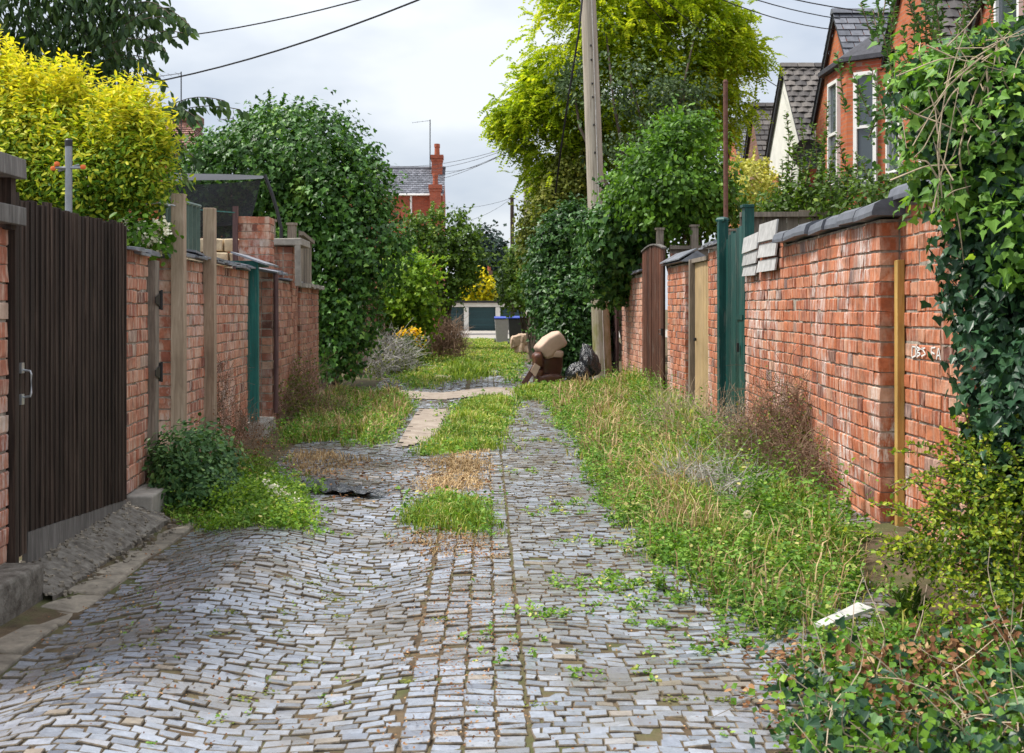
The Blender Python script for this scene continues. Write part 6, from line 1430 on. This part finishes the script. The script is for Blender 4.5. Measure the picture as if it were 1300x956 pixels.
chimney(W(553, 0, Z)[0], Z + 2.6, ze - 1, W(0, 191, Z)[2], 14*k, 2); chimney(W(553, 0, Z)[0], Z - .35, 0, W(0, 236, Z)[2], 14*k, 1)
g = Geo(); g.tube([(W(522, 0, Z)[0], Z - .1, ze), (W(522, 0, Z)[0], Z - .1, 0)], .07, 6); g.build('drain_pipe', 'white_paint', r)
g = Geo(); g.tube([(xl, Z - .28, ze - .08), (xr, Z - .28, ze - .08)], .07, 6); g.build('gutter', 'white_paint', r)
# left-hand house behind the golden bush
r = thing('brick_house', 'brick house with a red tiled roof glimpsed behind the golden bush', 'house', (*W(205, 410, 41)[:2], 0)); Z = 41
xl, xr = W(120, 0, Z)[0], W(248, 0, Z)[0]; zr, ze = W(0, 134, Z)[2], W(0, 192, Z)[2]
g = Geo(); g.prism([(xl, Z), (xr, Z), (xr, Z + 6), (xl, Z + 6)], -.3, ze); g.build('wall', 'house_brick', r)
g = Geo(); xm = W(214, 0, Z)[0]; roof_slope(g, (xl, Z - .2, ze), (xr + .2, Z - .2, ze), (xl, Z + 3, zr), (xm, Z + 3, zr), 14, .04, 20)
roof_slope(g, (xr + .2, Z - .2, ze), (xr + .2, Z + 6, ze), (xm, Z + 3, zr), (xm, Z + 3.1, zr), 14, .04, 14); g.build('roof', 'roof_red', r)
chimney(W(222, 0, Z)[0] - .3, Z + 3, ze, W(0, 130, Z)[2], .8, 0, 'house_brick_brown'); window(r, (W(236, 0, Z)[0], Z - .01, ze - 1.0), .9, 1.2, (0, -1))
# far chimney above the garages
r = thing('chimney_stack', 'distant stepped brick chimney above the garage roof, in front of the conifer', 'chimney', (*W(621, 400, 112)[:2], -.4)); k = 112/F
g = Geo(); c = W(621, 352, 112); g.box(c - (0, 0, 1.6), (.62, .6, 4.4)); g.box(W(621, 350, 112), (9*k, .7, 2*k)); g.box(W(621, 346, 112), (7*k, .62, 4*k)); g.build('stack', 'house_brick_brown', r)
g = Geo(); g.lathe(W(621, 344, 112), [(.16, 0), (.14, .4), (.17, .5)], 8); g.build('chimney_pot', 'terracotta', r)
# garages closing the alley
r = thing('garage_block', 'row of lock-up garages with dark green doors closing the alley end', 'garages', (*W(612, 420, 93)[:2], -.45)); Z = 93; k = Z/F; zb = W(0, 421, Z)[2]
zt = W(0, 383, Z)[2]
g = Geo(); x0, x1 = W(520, 0, Z)[0], W(720, 0, Z)[0]; g.box(((x0+x1)/2, Z + 3, (zb+zt)/2 - .1), (x1 - x0, 5.6, zt - zb - .3)); g.build('wall', 'white_render', r)
g = Geo(); g.box(((x0+x1)/2, Z + 2.9, zt), (x1 - x0 + .6, 6.6, .16)); g.build('roof', 'metal_black', r)
g = Geo(); g.box(((x0+x1)/2, Z - .02, W(0, 387, Z)[2]), (x1 - x0, .3, 5*k)); g.build('fascia', 'white_render', r)
for px in (523, 558, 592, 632, 672, 710): g = Geo(); g.box((W(px, 0, Z)[0], Z, (zb + W(0, 390, Z)[2])/2), (6*k, .34, W(0, 390, Z)[2] - zb)); g.build('pillar', 'white_render', r)
for px, w_ in ((540, 29), (575, 28), (612, 34), (652, 34), (691, 32)):
    g = Geo(); zt2 = W(0, 390, Z)[2]; n = 9
    for q in range(n): g.box((W(px, 0, Z)[0], Z + .12, zb + (q + .5)*(zt2 - zb)/n), (w_*k, .05, (zt2 - zb)/n - .03), 0, RNG.random())
    g.box((W(px, 0, Z)[0], Z + .16, (zb + zt2)/2), (w_*k, .04, zt2 - zb), 0, .2); g.build('door', 'garage_green', r)
